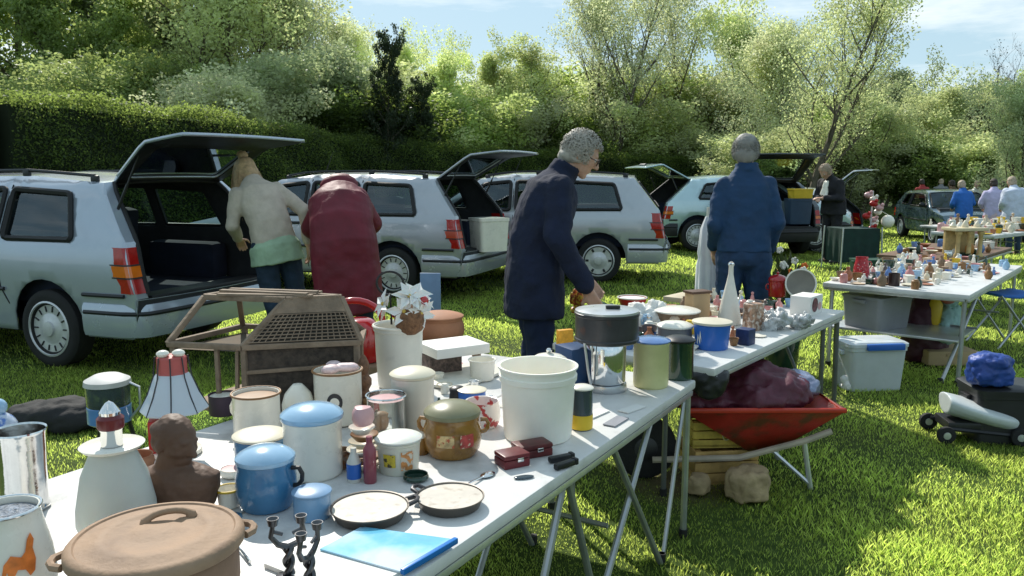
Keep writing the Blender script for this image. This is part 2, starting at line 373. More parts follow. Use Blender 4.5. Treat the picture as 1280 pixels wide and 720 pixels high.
def leaves(tips, per, rad, size, seed, flat=.8, droop=0):
    r = np.random.default_rng(seed); T = np.array([tuple(t) for t in tips]); n = len(T)*per
    base = np.repeat(T, per, 0); o = r.normal(0, 1, (n, 3)); o *= (r.random((n, 1))**.4)*rad/np.linalg.norm(o, axis=1, keepdims=True)
    o[:, 2] *= flat
    if droop: o[:, 2] -= droop*r.random(n)
    c = base+o; s = size*r.uniform(.55, 1.35, n)[:, None]
    a = r.normal(0, 1, (n, 3)); a[:, 2] -= .3; a /= np.linalg.norm(a, axis=1, keepdims=True)
    b = np.cross(a, r.normal(0, 1, (n, 3))); b /= np.linalg.norm(b, axis=1, keepdims=True)
    nn = np.cross(a, b)*.25
    v = np.stack([c, c+a*s*.5+b*s*.34+nn*s*.3, c+a*s, c+a*s*.5-b*s*.34-nn*s*.1], 1); v[:, :, 2] = np.maximum(v[:, :, 2], .03)
    return v.reshape(-1, 3)
PR = {}
G7 = leafmat('leaf_deep_green', (.22,.30,.11), (.52,.62,.18))
def proto(key, seed, h, spread, n1, mat, per, rad, size, up=.55, start=.25, tr=.16, lv=3, stems=1, flat=.8, droop=0, thin=1, minr=.006):
    rnd = random.Random(seed); br, tips = skeleton(rnd, h, spread, n1, up, start, tr, lv, stems)
    mb = MB()
    for pts, rs in br:
        if rs[0] > minr: mb.tube(pts, [max(.004, q) for q in rs], 6 if rs[0] > .04 else 4, caps=False)
    if thin < 1: tips = [t for t in tips if rnd.random() < thin]
    lv_ = leaves(tips, per, rad, size, seed, flat, droop)
    PR[key] = (mb, lv_, float(np.percentile(lv_[:, 2], 99.7)), mat, {})
def tree(key, px, y, top, label, name='tree', cat='tree', mat=None, wide=1.0, group=None, rz=None, h=None):
    mb, lv_, ph, m0, cache = PR[key]; loc = at(px, y)
    if h is None: h = CH-loc.z+y*math.tan(math.atan((360-top)/F)-TH)
    r = thing(name, label, cat, loc, rz if rz is not None else (px*1.7) % 6.28, group); s = h/ph; r.scale = (s*wide, s*wide, s)
    m = mat or m0
    if 'wood' not in cache:
        t = mb.build('trunk', bark, r, angle=60, fix=False); c = npmesh('crown', lv_, 4, m, r); cache['wood'] = t.data; cache['crown'] = c.data
    else:
        t = bpy.data.objects.new('trunk', cache['wood']); c = bpy.data.objects.new('crown', cache['crown'])
        for o in (t, c): col.objects.link(o); o.parent = r
        c.material_slots[0].link = 'OBJECT'; c.material_slots[0].material = m
    return r
G1 = leafmat('leaf_green', (.27,.35,.14), (.66,.76,.27)); G2 = leafmat('leaf_yellow_green', (.48,.55,.27), (.80,.86,.40))
G3 = leafmat('leaf_willow', (.50,.54,.33), (.80,.83,.48), tr=.5); G4 = leafmat('leaf_dark', (.030,.046,.022), (.05,.08,.025), tr=.3)
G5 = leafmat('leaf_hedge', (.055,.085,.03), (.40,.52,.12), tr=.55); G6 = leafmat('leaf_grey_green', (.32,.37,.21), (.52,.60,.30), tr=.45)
proto('broad', 11, 10, 3.6, 16, G1, 24, .52, .155, tr=.2, lv=3, start=.16)
proto('round', 23, 8, 3.4, 15, G2, 18, .50, .13, tr=.15, lv=3, start=.12)
proto('airy', 35, 12, 3.6, 17, G3, 9, .44, .105, up=1.0, start=.10, tr=.16, lv=3, stems=2, thin=.8)
proto('willow', 41, 9, 3.4, 14, G3, 14, .54, .11, up=.9, start=.1, tr=.13, stems=2, droop=.5)
proto('shrub', 57, 4, 2.1, 11, G6, 40, .36, .095, up=.7, start=.02, tr=.05, lv=2, stems=4)
proto('column', 63, 9, 1.7, 20, G1, 38, .46, .135, up=1.1, start=.06, tr=.12, lv=2, stems=2)
proto('conifer', 71, 9, 2.0, 34, G4, 26, .30, .12, up=.15, start=.06, tr=.14, lv=2, flat=.5)
proto('cone', 77, 9, 2.5, 36, G2, 16, .36, .11, up=.6, start=.03, tr=.14, lv=2, flat=.8)
proto('bare', 83, 10, 2.8, 15, G4, 1, .3, .10, up=.9, start=.25, tr=.15, lv=3, thin=.12, minr=.0)
T = tree
# left, behind the hedge
T('broad', 40, 38, -90, 'dense dark green tree towering over the hedge at the far left edge', mat=G7, wide=1.1)
T('broad', -110, 37, -80, 'dark green tree at the left edge half out of the picture', wide=1.1, mat=G7)
T('column', 135, 36, -40, 'dark columnar tree behind the hedge right of the tall leftmost tree', mat=G7)
T('column', 205, 41, -95, 'slim upright grey green tree rising out of the frame behind the hedge', mat=G6, wide=1.25)
T('willow', 290, 36, -105, 'tall pale willow with yellowish spring leaves above the silver estate car', mat=G2, wide=1.15)
T('willow', 385, 38, -45, 'broad pale willow with drooping twigs over the raised first tailgate', wide=1.0)
T('willow', 445, 40, 22, 'light green willow with a thin ragged top just left of the open sky', wide=.75)
T('shrub', 385, 32, 58, 'big rounded grey green bush above the hedge, left of the dark conifer', name='bush', cat='bush', wide=1.2)
T('shrub', 295, 29, 95, 'pale flowering bush growing out of the hedge top behind the first car', name='bush', cat='bush', mat=G3, wide=1.3)
T('shrub', 120, 30, 75, 'yellow leaved bush on the hedge below the columnar tree', name='bush', cat='bush', mat=G1, wide=1.3)
T('shrub', 190, 32, 60, 'bright leaved bush on the hedge below the slim upright tree', name='bush', cat='bush', mat=G7, wide=1.0)
T('conifer', 487, 31.5, 38, 'narrow blackish conifer standing out darkest of all the trees', wide=.5)
T('conifer', 524, 33, 96, 'shorter dark conifer just right of the blackish one', mat=G4, wide=.6)
T('round', 560, 38, 44, 'leafy tree with a small domed top under the open sky, left one of two', wide=.7)
T('round', 622, 40, 44, 'leafy tree with a small domed top under the open sky, right one of two', wide=.8, rz=2)
T('round', 505, 44, 34, 'distant pale tree peeping out behind the narrow blackish conifer', wide=.7)
T('cone', 688, 38.6, 48, 'dense green tree with a pointed top left of the big sparse trees', mat=G2, wide=1.2)
T('airy', 755, 39.5, -75, 'tall sparse tree with many fine bare branches behind the person in navy', wide=.82)
T('airy', 842, 41, -60, 'tall sparse tree with forked trunk left of the man in blue', wide=1.0, rz=3.5)
T('round', 905, 44, -15, 'yellow green tree high in the middle of the tree line behind sparse branches', wide=.8)
T('airy', 1000, 27, -55, 'large open crowned tree with straight dark trunk above the yellow crate', mat=G2, wide=.95, rz=1.2)
T('willow', 945, 36, 20, 'light green tree filling in behind the man in blue', wide=1.0)
T('round', 1100, 40, 66, 'greyish green tree standing back under the open sky on the right', mat=G6, wide=.95)
T('round', 1075, 31, 100, 'rounded yellow green tree behind the dark car, left one of the pair', wide=1.1, rz=.4)
T('round', 1165, 33, 92, 'rounded yellow green tree at the right, right one of the pair', wide=1.25, rz=4)
T('bare', 1225, 42, 45, 'nearly leafless dark tree with twiggy top at the right')
T('bare', 1262, 40, 55, 'smaller nearly leafless dark tree at the right edge', rz=2.2)
T('willow', 1272, 22, 95, 'silvery willow bush at the right edge behind the far stalls', wide=.9, mat=G6)
T('broad', 1330, 30, 80, 'green tree mostly outside the right edge', wide=.9)
for i, (px, y, top, k) in enumerate([(455, 33, 110, 'shrub'), (530, 37, 120, 'shrub'), (590, 38, 110, 'shrub'), (640, 39, 125, 'shrub'), (700, 40, 140, 'shrub'), (800, 42, 120, 'shrub'), (770, 41, 175, 'shrub'), (860, 42, 160, 'shrub'),
        (900, 42.5, 170, 'shrub'), (950, 31, 160, 'shrub'), (1010, 33, 165, 'shrub'), (1070, 32, 172, 'shrub'), (1130, 31, 175, 'shrub'), (1190, 30, 170, 'shrub'), (1240, 29, 180, 'shrub'),
        (560, 42, 100, 'shrub'), (640, 44, 90, 'shrub'), (740, 45, 80, 'shrub'), (800, 46, 95, 'shrub'), (880, 46, 90, 'shrub'), (950, 46, 110, 'shrub'), (1020, 46, 120, 'shrub'), (1120, 45, 120, 'shrub'), (1200, 46, 110, 'shrub'), (1270, 45, 130, 'shrub'), (480, 40, 90, 'shrub')]):
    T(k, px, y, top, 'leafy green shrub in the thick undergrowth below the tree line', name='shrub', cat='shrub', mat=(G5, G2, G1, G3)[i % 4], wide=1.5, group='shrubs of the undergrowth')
# hedge along the left and back of the field
def hedge():
    path = [V((-22, 13.5, 0)), V((-11.4, 17.9, 0)), V((-8.9, 22.9, 0)), V((-6.6, 30, 0)), V((0, 36, 0)), V((9, 40, 0))]; hs = [3.3, 3.2, 3.1, 2.75, 2.4, 2.1]
    root = thing('hedge', 'long clipped hedge with deep shaded face running behind the parked cars', 'hedge', (0, 0, 0))
    r = np.random.default_rng(5); core = MB(); P = []
    for i in range(len(path)-1):
        a, b = path[i], path[i+1]; d = b-a; Ln = d.length; d.normalize(); nrm = V((d.y, -d.x, 0)); 
        n = int(Ln*4200); t = r.random(n); u = r.random(n)
        for tt, uu in zip(t, u):
            q = a.lerp(b, tt); h = hs[i]+(hs[i+1]-hs[i])*tt; wdt = .75
            h += .05*math.sin(q.x*1.7+q.y)+.05*math.sin(q.x*4.1)
            if uu < .62: z = h*(uu/.62); off = wdt+.12*math.sin(z*3+q.x*2.3+q.y*1.1)
            else: z = h; off = wdt-(uu-.62)/.38*2*wdt
            if off > .5 and z > h-.3: z -= .15*(off-.4)
            jx, jz = r.normal(0, .055), r.normal(0, .06); off += jx; z += jz+(.16*r.random() if r.random() < .06 and uu > .5 else 0); P.append((q.x+nrm.x*off, q.y+nrm.y*off, max(.05, z)))
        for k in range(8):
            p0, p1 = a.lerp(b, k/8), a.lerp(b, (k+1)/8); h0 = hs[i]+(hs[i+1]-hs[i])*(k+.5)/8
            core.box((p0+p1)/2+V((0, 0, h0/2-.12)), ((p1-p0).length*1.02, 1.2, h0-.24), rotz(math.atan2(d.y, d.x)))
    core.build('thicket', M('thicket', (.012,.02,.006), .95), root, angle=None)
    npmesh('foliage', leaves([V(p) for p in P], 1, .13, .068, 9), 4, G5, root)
hedge()
# ================================================================== cars
rubber = M('rubber', (.012,.012,.013), .6, var=.2); trimblk = M('black_trim', (.02,.021,.023), .45, var=.2)
tyrem = M('tyre', (.014,.014,.014), .8, var=.3, bump=.3, bs=90); alloy = M('wheel_metal', (.60,.61,.62), .35, .35, var=.15)
cabin = M('cabin_lining', (.035,.037,.042), .9, var=.25); carpet = M('boot_carpet', (.012,.017,.035), .95, var=.3, bump=.4, bs=200)
seatm = M('seat_cloth', (.03,.035,.05), .95, var=.25, bump=.3, bs=150); redlens = M('red_lens', (.42,.012,.008), .15, coat=.6, var=.2, vs=40); amber = M('amber_lens', (.75,.17,.01), .15, coat=.6)
chrome = M('chrome', (.72,.73,.74), .12, 1, var=.05); carglass = glassmat('car_glass', (.60,.74,.70), .86); lampglass = M('lamp_glass', (.7,.74,.76), .08, .3, coat=1)
def paint(name, c): return M(name, c, .26, .38, var=.05, vs=2, coat=1, rv=.05, c2=[q*.8 for q in c], c2t=(.6, .9))
ESTATE = dict(L=4.4, wb=(.92, 3.48), hinge=3, nt=3,
    out=[(.10,.30),(.03,.58),(.12,.98),(.46,1.42),(1.25,1.47),(2.15,1.46),(2.58,1.40),(3.22,.97),(4.12,.80),(4.34,.62),(4.30,.28)],
    win=[[(.62,1.0),(.73,1.34),(1.34,1.37),(1.34,.995)],[(1.43,.995),(1.43,1.37),(2.06,1.375),(2.06,.985)],[(2.14,.985),(2.14,1.375),(2.50,1.34),(3.02,.985)]],
    seams=[[(1.385,1.40),(1.385,.62),(1.32,.48)],[(2.10,1.41),(2.10,.34)],[(3.12,.98),(3.05,.36)]])
HATCH = dict(L=3.9, wb=(.68, 3.10), hinge=3, nt=3,
    out=[(.08,.30),(.02,.56),(.10,.92),(.62,1.36),(1.3,1.41),(1.9,1.40),(2.25,1.35),(2.88,.94),(3.66,.78),(3.86,.6),(3.82,.28)],
    win=[[(.70,1.00),(.86,1.27),(1.25,1.30),(1.25,.99)],[(1.36,.98),(1.36,1.305),(1.85,1.31),(2.2,1.28),(2.62,.97)]],
    seams=[[(1.30,1.34),(1.30,.36)],[(2.75,.95),(2.70,.36)]])
def car(label, loc, rz, spec, colr, gate=0, group=None, rails=False, seats=True, bonnet=0, name='parked_car', scale=1.0, amberm=None, dark_skirt=False, wheel_style=0):
    S = spec; out = S['out']; root = thing(name, label, 'car', loc, rz, group); root.scale = (scale,)*3
    def Ttop(x):
        for a, b in zip(out, out[1:]):
            if a[0] <= x <= b[0] and b[0] > a[0]: return a[1]+(b[1]-a[1])*(x-a[0])/(b[0]-a[0])
        return .6
    belt = S['win'][0][0][1]-.05; Ln = S['L']
    def W(x, z):
        q = .84-.05*((x-Ln*.5)/(Ln*.5))**4-.03*max(0, (x-Ln*.8)/(Ln*.2))
        if z > belt: q -= .36*(z-belt)
        if z < .55: q -= .25*(.55-z)**1.5+.0
        q += .012*math.cos((z-.72)*9) if .45 < z < 1.0 else 0
        return q-4.2*max(0, z-(S['out'][4][1]-.13))**2
    ar = .37; rr = .305
    # the body side, wheel arches and windows cut out
    ol = []
    bot = .27
    for p in out: ol.append(p)
    def arch(cx): return [(cx+ar*math.cos(t), rr+.02+ar*math.sin(t)) for t in [i*PI/12 for i in range(13)] if rr+.02+ar*math.sin(t) > bot]
    low = [(out[-1][0]-.02, bot)]
    for cx in (S['wb'][1], S['wb'][0]): low += [(cx+ar+.005, bot)]+arch(cx)+[(cx-ar-.005, bot)]
    poly = ol+low+[(out[0][0]+.02, bot)]
    pm = paint(*colr)
    def rounded(poly, r=.04):
        res = []; n = len(poly)
        for i, p in enumerate(poly):
            a, b = V(poly[i-1]), V(poly[(i+1) % n]); p = V(p); e0 = p+(a-p).normalized()*r; e1 = p+(b-p).normalized()*r
            for k in range(5): t = k/4; res.append(tuple((1-t)**2*e0+2*t*(1-t)*p+t*t*e1))
        return res
    wins = [rounded(w_) for w_ in S['win']]
    body = MB()
    for sg in (1, -1): body.panel(poly, wins, lambda x, z, sg=sg: (x, sg*W(x, z), z))
    h = S['hinge']
    def sweep(i0, i1, t0=-1, t1=1, nu=6, crown=.035, mbx=None, hole=None):
        seg = out[i0:i1+1]
        # arc-length smooth curve through the segment
        ls = [0]
        for a, b in zip(seg, seg[1:]): ls.append(ls[-1]+math.hypot(b[0]-a[0], b[1]-a[1]))
        def P(s):
            for k in range(len(seg)-1):
                if s <= ls[k+1]+1e-9: t = (s-ls[k])/(ls[k+1]-ls[k]); a, b = seg[k], seg[k+1]; return (a[0]+(b[0]-a[0])*t, a[1]+(b[1]-a[1])*t), V((-(b[1]-a[1]), 0, b[0]-a[0])).normalized()
            return seg[-1], V((0,0,1))
        def fn(s, t):
            (x, z), nrm = P(s); wd = W(x, z); c = V((x, t*wd, z)); return c+nrm*crown*(1-t*t)
        return fn, ls
    def put(i0, i1, t0=-1, t1=1):
        fn, ls = sweep(i0, i1); n = max(2, int(ls[-1]/.1)); ss = sorted(set([ls[-1]*k/n for k in range(n+1)]+ls))
        ts = [t0+(t1-t0)*k/8 for k in range(9)]
        body.add([fn(s, t) for s in ss for t in ts], [(i*9+j, (i+1)*9+j, (i+1)*9+j+1, i*9+j+1) for i in range(len(ss)-1) for j in range(8)])
    put(0, 1); put(3, 6); put(8, 10)
    if not bonnet: put(7, 8)
    for t0, t1 in ((-1, -.87), (.87, 1)): put(1, 3, t0, t1)
    for t0, t1 in ((-1, -.94), (.94, 1)): put(6, 7, t0, t1)
    bo = body.build('body', [pm, cabin], root, angle=35)
    so_ = bo.modifiers.new('skin', 'SOLIDIFY'); so_.thickness = .022; so_.offset = -1; so_.material_offset = 1; so_.material_offset_rim = 0
    wn = bo.modifiers.new('even', 'WEIGHTED_NORMAL'); wn.keep_sharp = True; wn.weight = 60
    # tailgate, hung on the roof edge
    hx, hz = out[h]
    fn, ls = sweep(1, 3); tot = ls[-1]; s_b = ls[1]+.05
    gw = [(s_b, -.66), (tot-.09, -.70), (tot-.09, .70), (s_b, .66)]
    gfn, _ = sweep(1, 3, crown=.012)
    def rect_gate(s, t): v = gfn(s, t); return V((v.x-hx, v.y, v.z-hz))
    g = MB(); g.panel([(.02, -.865), (tot-.015, -.865), (tot-.015, .865), (.02, .865)], [rounded(gw, .06)], rect_gate)
    tg = g.build('tailgate', [pm, trimblk], root, angle=35, loc=(hx, 0, hz)); tg.rotation_euler = (0, math.radians(gate), 0)
    sm = tg.modifiers.new('skin', 'SOLIDIFY'); sm.thickness = .026; sm.offset = -1; sm.material_offset = 1; sm.material_offset_rim = 0
    gl = MB(); gl.panel(rounded(gw, .06), [], lambda s, t: rect_gate(s, t)*1.0+V((.004, 0, .0))); gl.build('rear_window', carglass, tg, angle=60)
    fr = MB(); fr.tube([rect_gate(*p)+V((-.004, 0, .004)) for p in rounded(gw, .06)], .014, 6, closed=True); fr.build('window_seal', rubber, tg)
    hd = MB(); hd.box(rect_gate(ls[1]*.55, 0)+V((-.015, 0, 0)), (.025, .34, .05), ch=.01); hd.build('handle', trimblk, tg)
    wp = MB(); wp.tube([rect_gate(s_b-.02, .1)+V((-.02,0,0)), rect_gate(s_b+.05, -.05)+V((-.025,0,0)), rect_gate(s_b+.08, -.38)+V((-.02,0,0))], .007, 5); wp.build('wiper', rubber, tg)
    if gate:
        for sg in (1, -1):
            a = V((out[2][0]+.22, sg*.66, 1.16)); e = tg.rotation_euler.to_matrix() @ rect_gate(ls[1]+.12, sg*.80)+V((hx, 0, hz))
            st = MB(); st.tube([a, a.lerp(e, .5)], .011, 6); st.tube([a.lerp(e, .45), e], .006, 6); st.build('gas_strut', trimblk, root)
        ap = MB(); ring = [fn(s, -.86) for s in np.linspace(.03, tot-.01, 12)]+[fn(tot-.01, t) for t in np.linspace(-.8, .8, 9)]+[fn(s, .86) for s in np.linspace(tot-.01, .03, 12)]
        ap.tube(ring, .018, 6); ap.build('boot_seal', rubber, root)
        sl_ = MB(); sl_.box((out[1][0]+.10, 0, out[1][1]-.005), (.2, 1.30, .03), ch=.01); sl_.build('boot_sill', trimblk, root)
    # windows
    for i, wv in enumerate(wins):
        for sg in (1, -1):
            gm = MB(); gm.panel(wv, [], lambda x, z, sg=sg: (x, sg*(W(x, z)-.012), z)); wo = gm.build('side_window', carglass, root, angle=60)
            fm = MB(); fm.tube([(x, sg*(W(x, z)+.002), z) for x, z in wv], .024, 6, closed=True); fm.build('window_seal', rubber, wo)
    f2, l2 = sweep(6, 7)
    ws = MB(); ws.panel([(.03, -.90), (l2[-1]-.02, -.90), (l2[-1]-.02, .90), (.03, .90)], [], lambda s, t: f2(s, t)); wo = ws.build('windscreen', carglass, root, angle=60)
    sl2 = MB(); sl2.tube([f2(*p)+V((0,0,.003)) for p in rounded([(.03, -.91), (l2[-1]-.02, -.91), (l2[-1]-.02, .91), (.03, .91)], .05)], .016, 6, closed=True); sl2.build('window_seal', rubber, wo)
    # door gaps, rub strips, handles
    for sg in (1, -1):
        for ln in S['seams']:
            pp = []; sm_ = MB()
            for a, b in zip(ln, ln[1:]): pp += [(a[0]+(b[0]-a[0])*k/6, a[1]+(b[1]-a[1])*k/6) for k in range(7)]
            sm_.tube([(x, sg*(W(x, z)+.0005), z) for x, z in pp], .0055, 5)
            sm_.build('door_gap', rubber, root)
    for sg in (1, -1):
        for a, b in ((S['wb'][0]+ar+.05, S['wb'][1]-ar-.05), (out[1][0]+.1, S['wb'][0]-ar-.03)):
            if b > a: rs = MB(); rs.tube([(a+(b-a)*k/10, sg*(W(a+(b-a)*k/10, .60)+.006), .60) for k in range(11)], .016, 6); rs.build('rub_strip', trimblk, root)
    for sg in (1, -1):
        for x in ([1.56, 2.28] if spec is ESTATE else [1.48]):
            dh = MB(); dh.box((x, sg*(W(x, .88)+.012), .88), (.17, .03, .035), ch=.01); dh.build('door_handle', trimblk, root)
    if dark_skirt:
        for sg in (1, -1):
            sk = MB(); sk.panel([(S['wb'][0]+ar+.02, .26), (S['wb'][1]-ar-.02, .26), (S['wb'][1]-ar-.02, .52), (S['wb'][0]+ar+.02, .52)], [], lambda x, z, sg=sg: (x, sg*(W(x, z)+.006), z))
        sk.build('sill_skirt', trimblk, root)
    # bumpers
    bmat = paint(*colr) if spec is ESTATE else trimblk
    for nm, xx, sgx in (('rear_bumper', out[1][0], -1), ('front_bumper', out[9][0], 1)):
        bm_ = MB(); rings = []; x1 = xx-sgx*.48
        if sgx < 0: x1 = S['wb'][0]-ar-.02
        path = []
        for k in range(4): path.append((x1+(xx-sgx*.14-x1)*k/3, 1))
        for k in range(1, 6): a = PI/2*k/5; path.append((xx-sgx*.14+sgx*.17*math.sin(a), None, a))
        pts = []
        for k in range(4): x = path[k][0]; pts.append(V((x, W(x, .45)+.012, 0)))
        wl = W(xx, .45)
        for k in range(1, 7): a = PI/2*k/6; pts.append(V((xx-sgx*.14+sgx*.17*math.sin(a), wl-.10+.112*math.cos(a), 0)))
        for k in range(1, 7): y = (wl-.10)*(1-k/6); pts.append(V((xx+sgx*(.03+.03*(1-(y/wl)**2)), y, 0)))
        full = pts+[V((p.x, -p.y, 0)) for p in pts[::-1][1:]]
        prof = [(0, .29), (.012, .33), (.018, .42), (.014, .50), (0, .535), (-.05, .535), (-.05, .29)]
        for i, p in enumerate(full):
            d = (full[min(i+1, len(full)-1)]-full[max(i-1, 0)]).normalized(); n_ = V((d.y, -d.x, 0))*(-sgx)
            if n_.dot(p-V((2, 0, 0))) < 0: n_ = -n_
            rings.append([p+n_*o+V((0, 0, z)) for o, z in prof])
        bm_.loft(rings); bo2 = bm_.build(nm, bmat, root, angle=40)
        st = MB(); st.tube([p+V((0, 0, .47))+((p-V((2, 0, 0))).normalized()*.018) for p in full], .018, 6); st.build('rub_strip', trimblk, bo2)
    # lamps
    for sg in (1, -1):
        tl = MB(); z0, z1 = (.62, .955) if spec is ESTATE else (.62, .86)
        xr = lambda z: out[1][0]+(out[2][0]-out[1][0])*(z-out[1][1])/(out[2][1]-out[1][1])
        def lens(za, zb, pr=.012):
            m_ = MB(); rings = []
            for z in np.linspace(za, zb, 4):
                xb = xr(z); wd = W(xb, z); rg = [V((xb+.19-.03*(z-z0)/(z1-z0), sg*(wd+pr*.6), z)), V((xb+.02, sg*(wd+pr), z)), V((xb-pr*.9, sg*(wd-.015), z)), V((xb-pr, sg*(wd*.875), z)), V((xb+.03, sg*(wd*.875), z)), V((xb+.19-.03*(z-z0)/(z1-z0), sg*(wd-.03), z))]
                rings.append(rg)
            return m_.loft(rings)
        t_ = lens(z0, z1).build('tail_light', redlens, root, angle=30)
        dz = z1-z0
        lens(z0+dz*.36, z0+dz*.60, .016).build('indicator', amberm or amber, t_, angle=30)
        for f in (.34, .62):
            lens(z0+dz*f-.005, z0+dz*f+.005, .018).build('lens_rib', trimblk, t_, angle=30)
        hl = MB(); x9, z9 = out[9]; hl.box((x9-.03, sg*.56, .66), (.08, .34, .13), ch=.03); hl.build('headlight', lampglass, root)
        mi = MB(); xm = S['win'][-1][-1][0]-.06; mi.ell((xm, sg*(W(xm, .95)+.09), 1.03), (.05, .09, .06)); mi.tube([(xm, sg*W(xm, .95), .98), (xm, sg*(W(xm, .95)+.08), 1.0)], .014, 6); mi.build('wing_mirror', trimblk, root)
    gr = MB(); gr.box((out[9][0]-.005, 0, .665), (.06, .74, .11), ch=.012)
    for k in range(5): gr.box((out[9][0]+.03, 0, .625+k*.02), (.012, .72, .006))
    gr.build('grille', trimblk, root)
    # wheels
    for cx in S['wb']:
        for sg in (1, -1):
            y = sg*.735; R = Matrix.Rotation(-sg*PI/2, 3, 'X')
            t = MB(); t.lathe([(.17,-.03),(.19, -.085), (.25, -.095), (.285, -.09), (.303, -.07), (.305, 0), (.303, .07), (.285, .09), (.25, .095), (.19, .085),(.17,.03)], 36, R=R)
            wh = t.build('wheel', tyrem, root, loc=(cx, y, rr))
            m_ = MB(); m_.lathe([(.215, .07), (.218, .092), (.205, .098), (.195, .075), (.17, .055), (.12, .07), (.06, .085), (.055, .10), (.0001, .105)], 36, R=R)
            m_.build('hub_cap', alloy, wh, angle=30)
            sp = MB(); nsp = 14 if wheel_style == 0 else 6
            for k in range(nsp):
                a = 2*PI*k/nsp; c_ = R @ V((math.cos(a)*.155, math.sin(a)*.155, .068)); sp.box(c_, (.045, .011 if nsp > 8 else .03, .02), R @ Matrix.Rotation(a, 3, 'Z'), ch=.004)
            sp.build('slot', trimblk, wh)
    un = MB()
    un.box(((S['wb'][0]+S['wb'][1])/2, 0, .30), (S['wb'][1]-S['wb'][0]-2*ar, 1.5, .10)); un.box((out[1][0]+.28, 0, .38), (.42, 1.40, .12)); un.box((S['wb'][1]+ar+.22, 0, .42), (.4, 1.3, .2))
    for cx in S['wb']: un.box((cx, 0, .42), (.75, 1.16, .2))
    un.build('underbody', M('underbody', (.01,.01,.01), .95), root)
    # inside
    fl = MB(); fl.box((1.0 if spec is ESTATE else .75, 0, .52), (1.75 if spec is ESTATE else 1.2, 1.44, .06)); fl.box((2.4, 0, .42), (1.6, 1.44, .06))
    for cx in S['wb'][:1]:
        for sg in (1, -1): fl.box((cx, sg*.64, .70), (.78, .2, .34), ch=.06)
    fl.build('boot_floor', carpet, root)
    if seats:
        bx_ = 1.62 if spec is ESTATE else 1.25
        s_ = MB(); s_.box((bx_, 0, .86), (.16, 1.34, .62), Matrix.Rotation(-.16, 3, 'Y'), ch=.05); s_.box((bx_+.32, 0, .60), (.5, 1.34, .18), ch=.05)
        s_.build('rear_seat', seatm, root)
        for sg in (1, -1):
            f_ = MB(); f_.box((bx_+.85, sg*.36, .92), (.15, .5, .66), Matrix.Rotation(-.2, 3, 'Y'), ch=.05); f_.box((bx_+.76, sg*.36, 1.30), (.1, .27, .17), ch=.04); f_.box((bx_+1.12, sg*.36, .60), (.5, .5, .18), ch=.05); f_.build('front_seat', seatm, root)
        st = MB(); R = Matrix.Rotation(-1.1, 3, 'Y'); st.tube([V((bx_+1.42, .36, .98))+R @ V((.18*math.cos(a), .18*math.sin(a), 0)) for a in [2*PI*k/20 for k in range(20)]], .014, 6, closed=True); st.build('steering_wheel', trimblk, root)
        da = MB(); da.box((bx_+1.75, 0, .86), (.42, 1.40, .2), ch=.05); da.build('dashboard', trimblk, root)
    if rails:
        for sg in (1, -1):
            r_ = MB(); xs = np.linspace(out[3][0]+.12, out[6][0]-.1, 9); r_.tube([(x, sg*(W(x, 1.40)-.05), Ttop(x)+.045) for x in xs], .014, 6)
            for x in (xs[0], xs[3], xs[5], xs[8]): r_.box((x, sg*(W(x, 1.40)-.05), Ttop(x)+.022), (.07, .03, .05), ch=.01)
            r_.build('roof_rail', trimblk, root)
        ae = MB(); ae.tube([(out[5][0], .3, 1.48), (out[5][0]-.12, .3, 1.75)], [.006, .002], 5); ae.build('aerial', rubber, root)
    if bonnet:
        f3, l3 = sweep(7, 8); bx, bz = out[8]
        b_ = MB(); b_.grid(lambda a, b: f3(l3[-1]*a, -.95+1.9*b)-V((bx, 0, bz)), 6, 8); bb = b_.build('bonnet', [pm, trimblk], root, loc=(bx, 0, bz)); bb.rotation_euler = (0, math.radians(bonnet), 0)
        q = bb.modifiers.new('skin', 'SOLIDIFY'); q.thickness = .03; q.material_offset = 1
        eb = MB(); eb.box(((out[7][0]+bx)/2, 0, .62), (.7, 1.0, .2), ch=.04); eb.build('engine', trimblk, root)
    return root
def park(px, y, ang, **k):                         # ang: compass of the nose, degrees anticlockwise from picture right; px,y: near rear corner on the ground
    a = math.radians(ang); left = V((-math.sin(a), math.cos(a), 0)); near = left if left.y < 0 else -left
    c = at(px, y, 0); loc = c-near*.80; loc.z = gz(loc.x, loc.y); return car(loc=loc, rz=a, **k)
BLUE = ('paint_silver_blue', (.42,.475,.55)); SILV = ('paint_silver', (.46,.485,.52)); GREY = ('paint_blue_silver', (.42,.445,.485)); CYAN = ('paint_pale_cyan', (.50,.66,.70)); DARK = ('paint_dark_grey', (.035,.045,.055)); TEAL = ('paint_dark_teal', (.08,.13,.16)); WHITE = ('paint_white', (.72,.75,.78))
park(168, 5.72, 158, label='silver blue estate car nearest the camera, tailgate wide open', spec=ESTATE, colr=BLUE, gate=85, rails=True, group='cars with open boots on the field')
park(580, 9.2, 160, label='blue silver estate car with open tailgate and white box in its boot', amberm=M('orange_red_lens', (.52,.05,.01), .15, coat=.6), spec=ESTATE, colr=GREY, gate=83, rails=True, group='cars with open boots on the field')
park(835, 10.7, 171, label='silver estate car with closed tailgate and red tail light behind the person in navy', amberm=redlens, spec=ESTATE, colr=SILV, gate=0, rails=True, wheel_style=1, group='cars with open boots on the field')
park(828, 15.2, 8, label='pale cyan hatchback with black sills beside the man in blue', spec=HATCH, colr=CYAN, gate=66, dark_skirt=True, group='cars with open boots on the field')
park(922, 14.4, 98, label='dark grey hatchback with raised tailgate and yellow crate behind the woman', spec=HATCH, colr=DARK, gate=84, group='cars with open boots on the field', wheel_style=1)
park(1068, 16.5, 150, label='white hatchback with raised tailgate behind the dark one', spec=HATCH, colr=WHITE, gate=80, group='cars with open boots on the field')
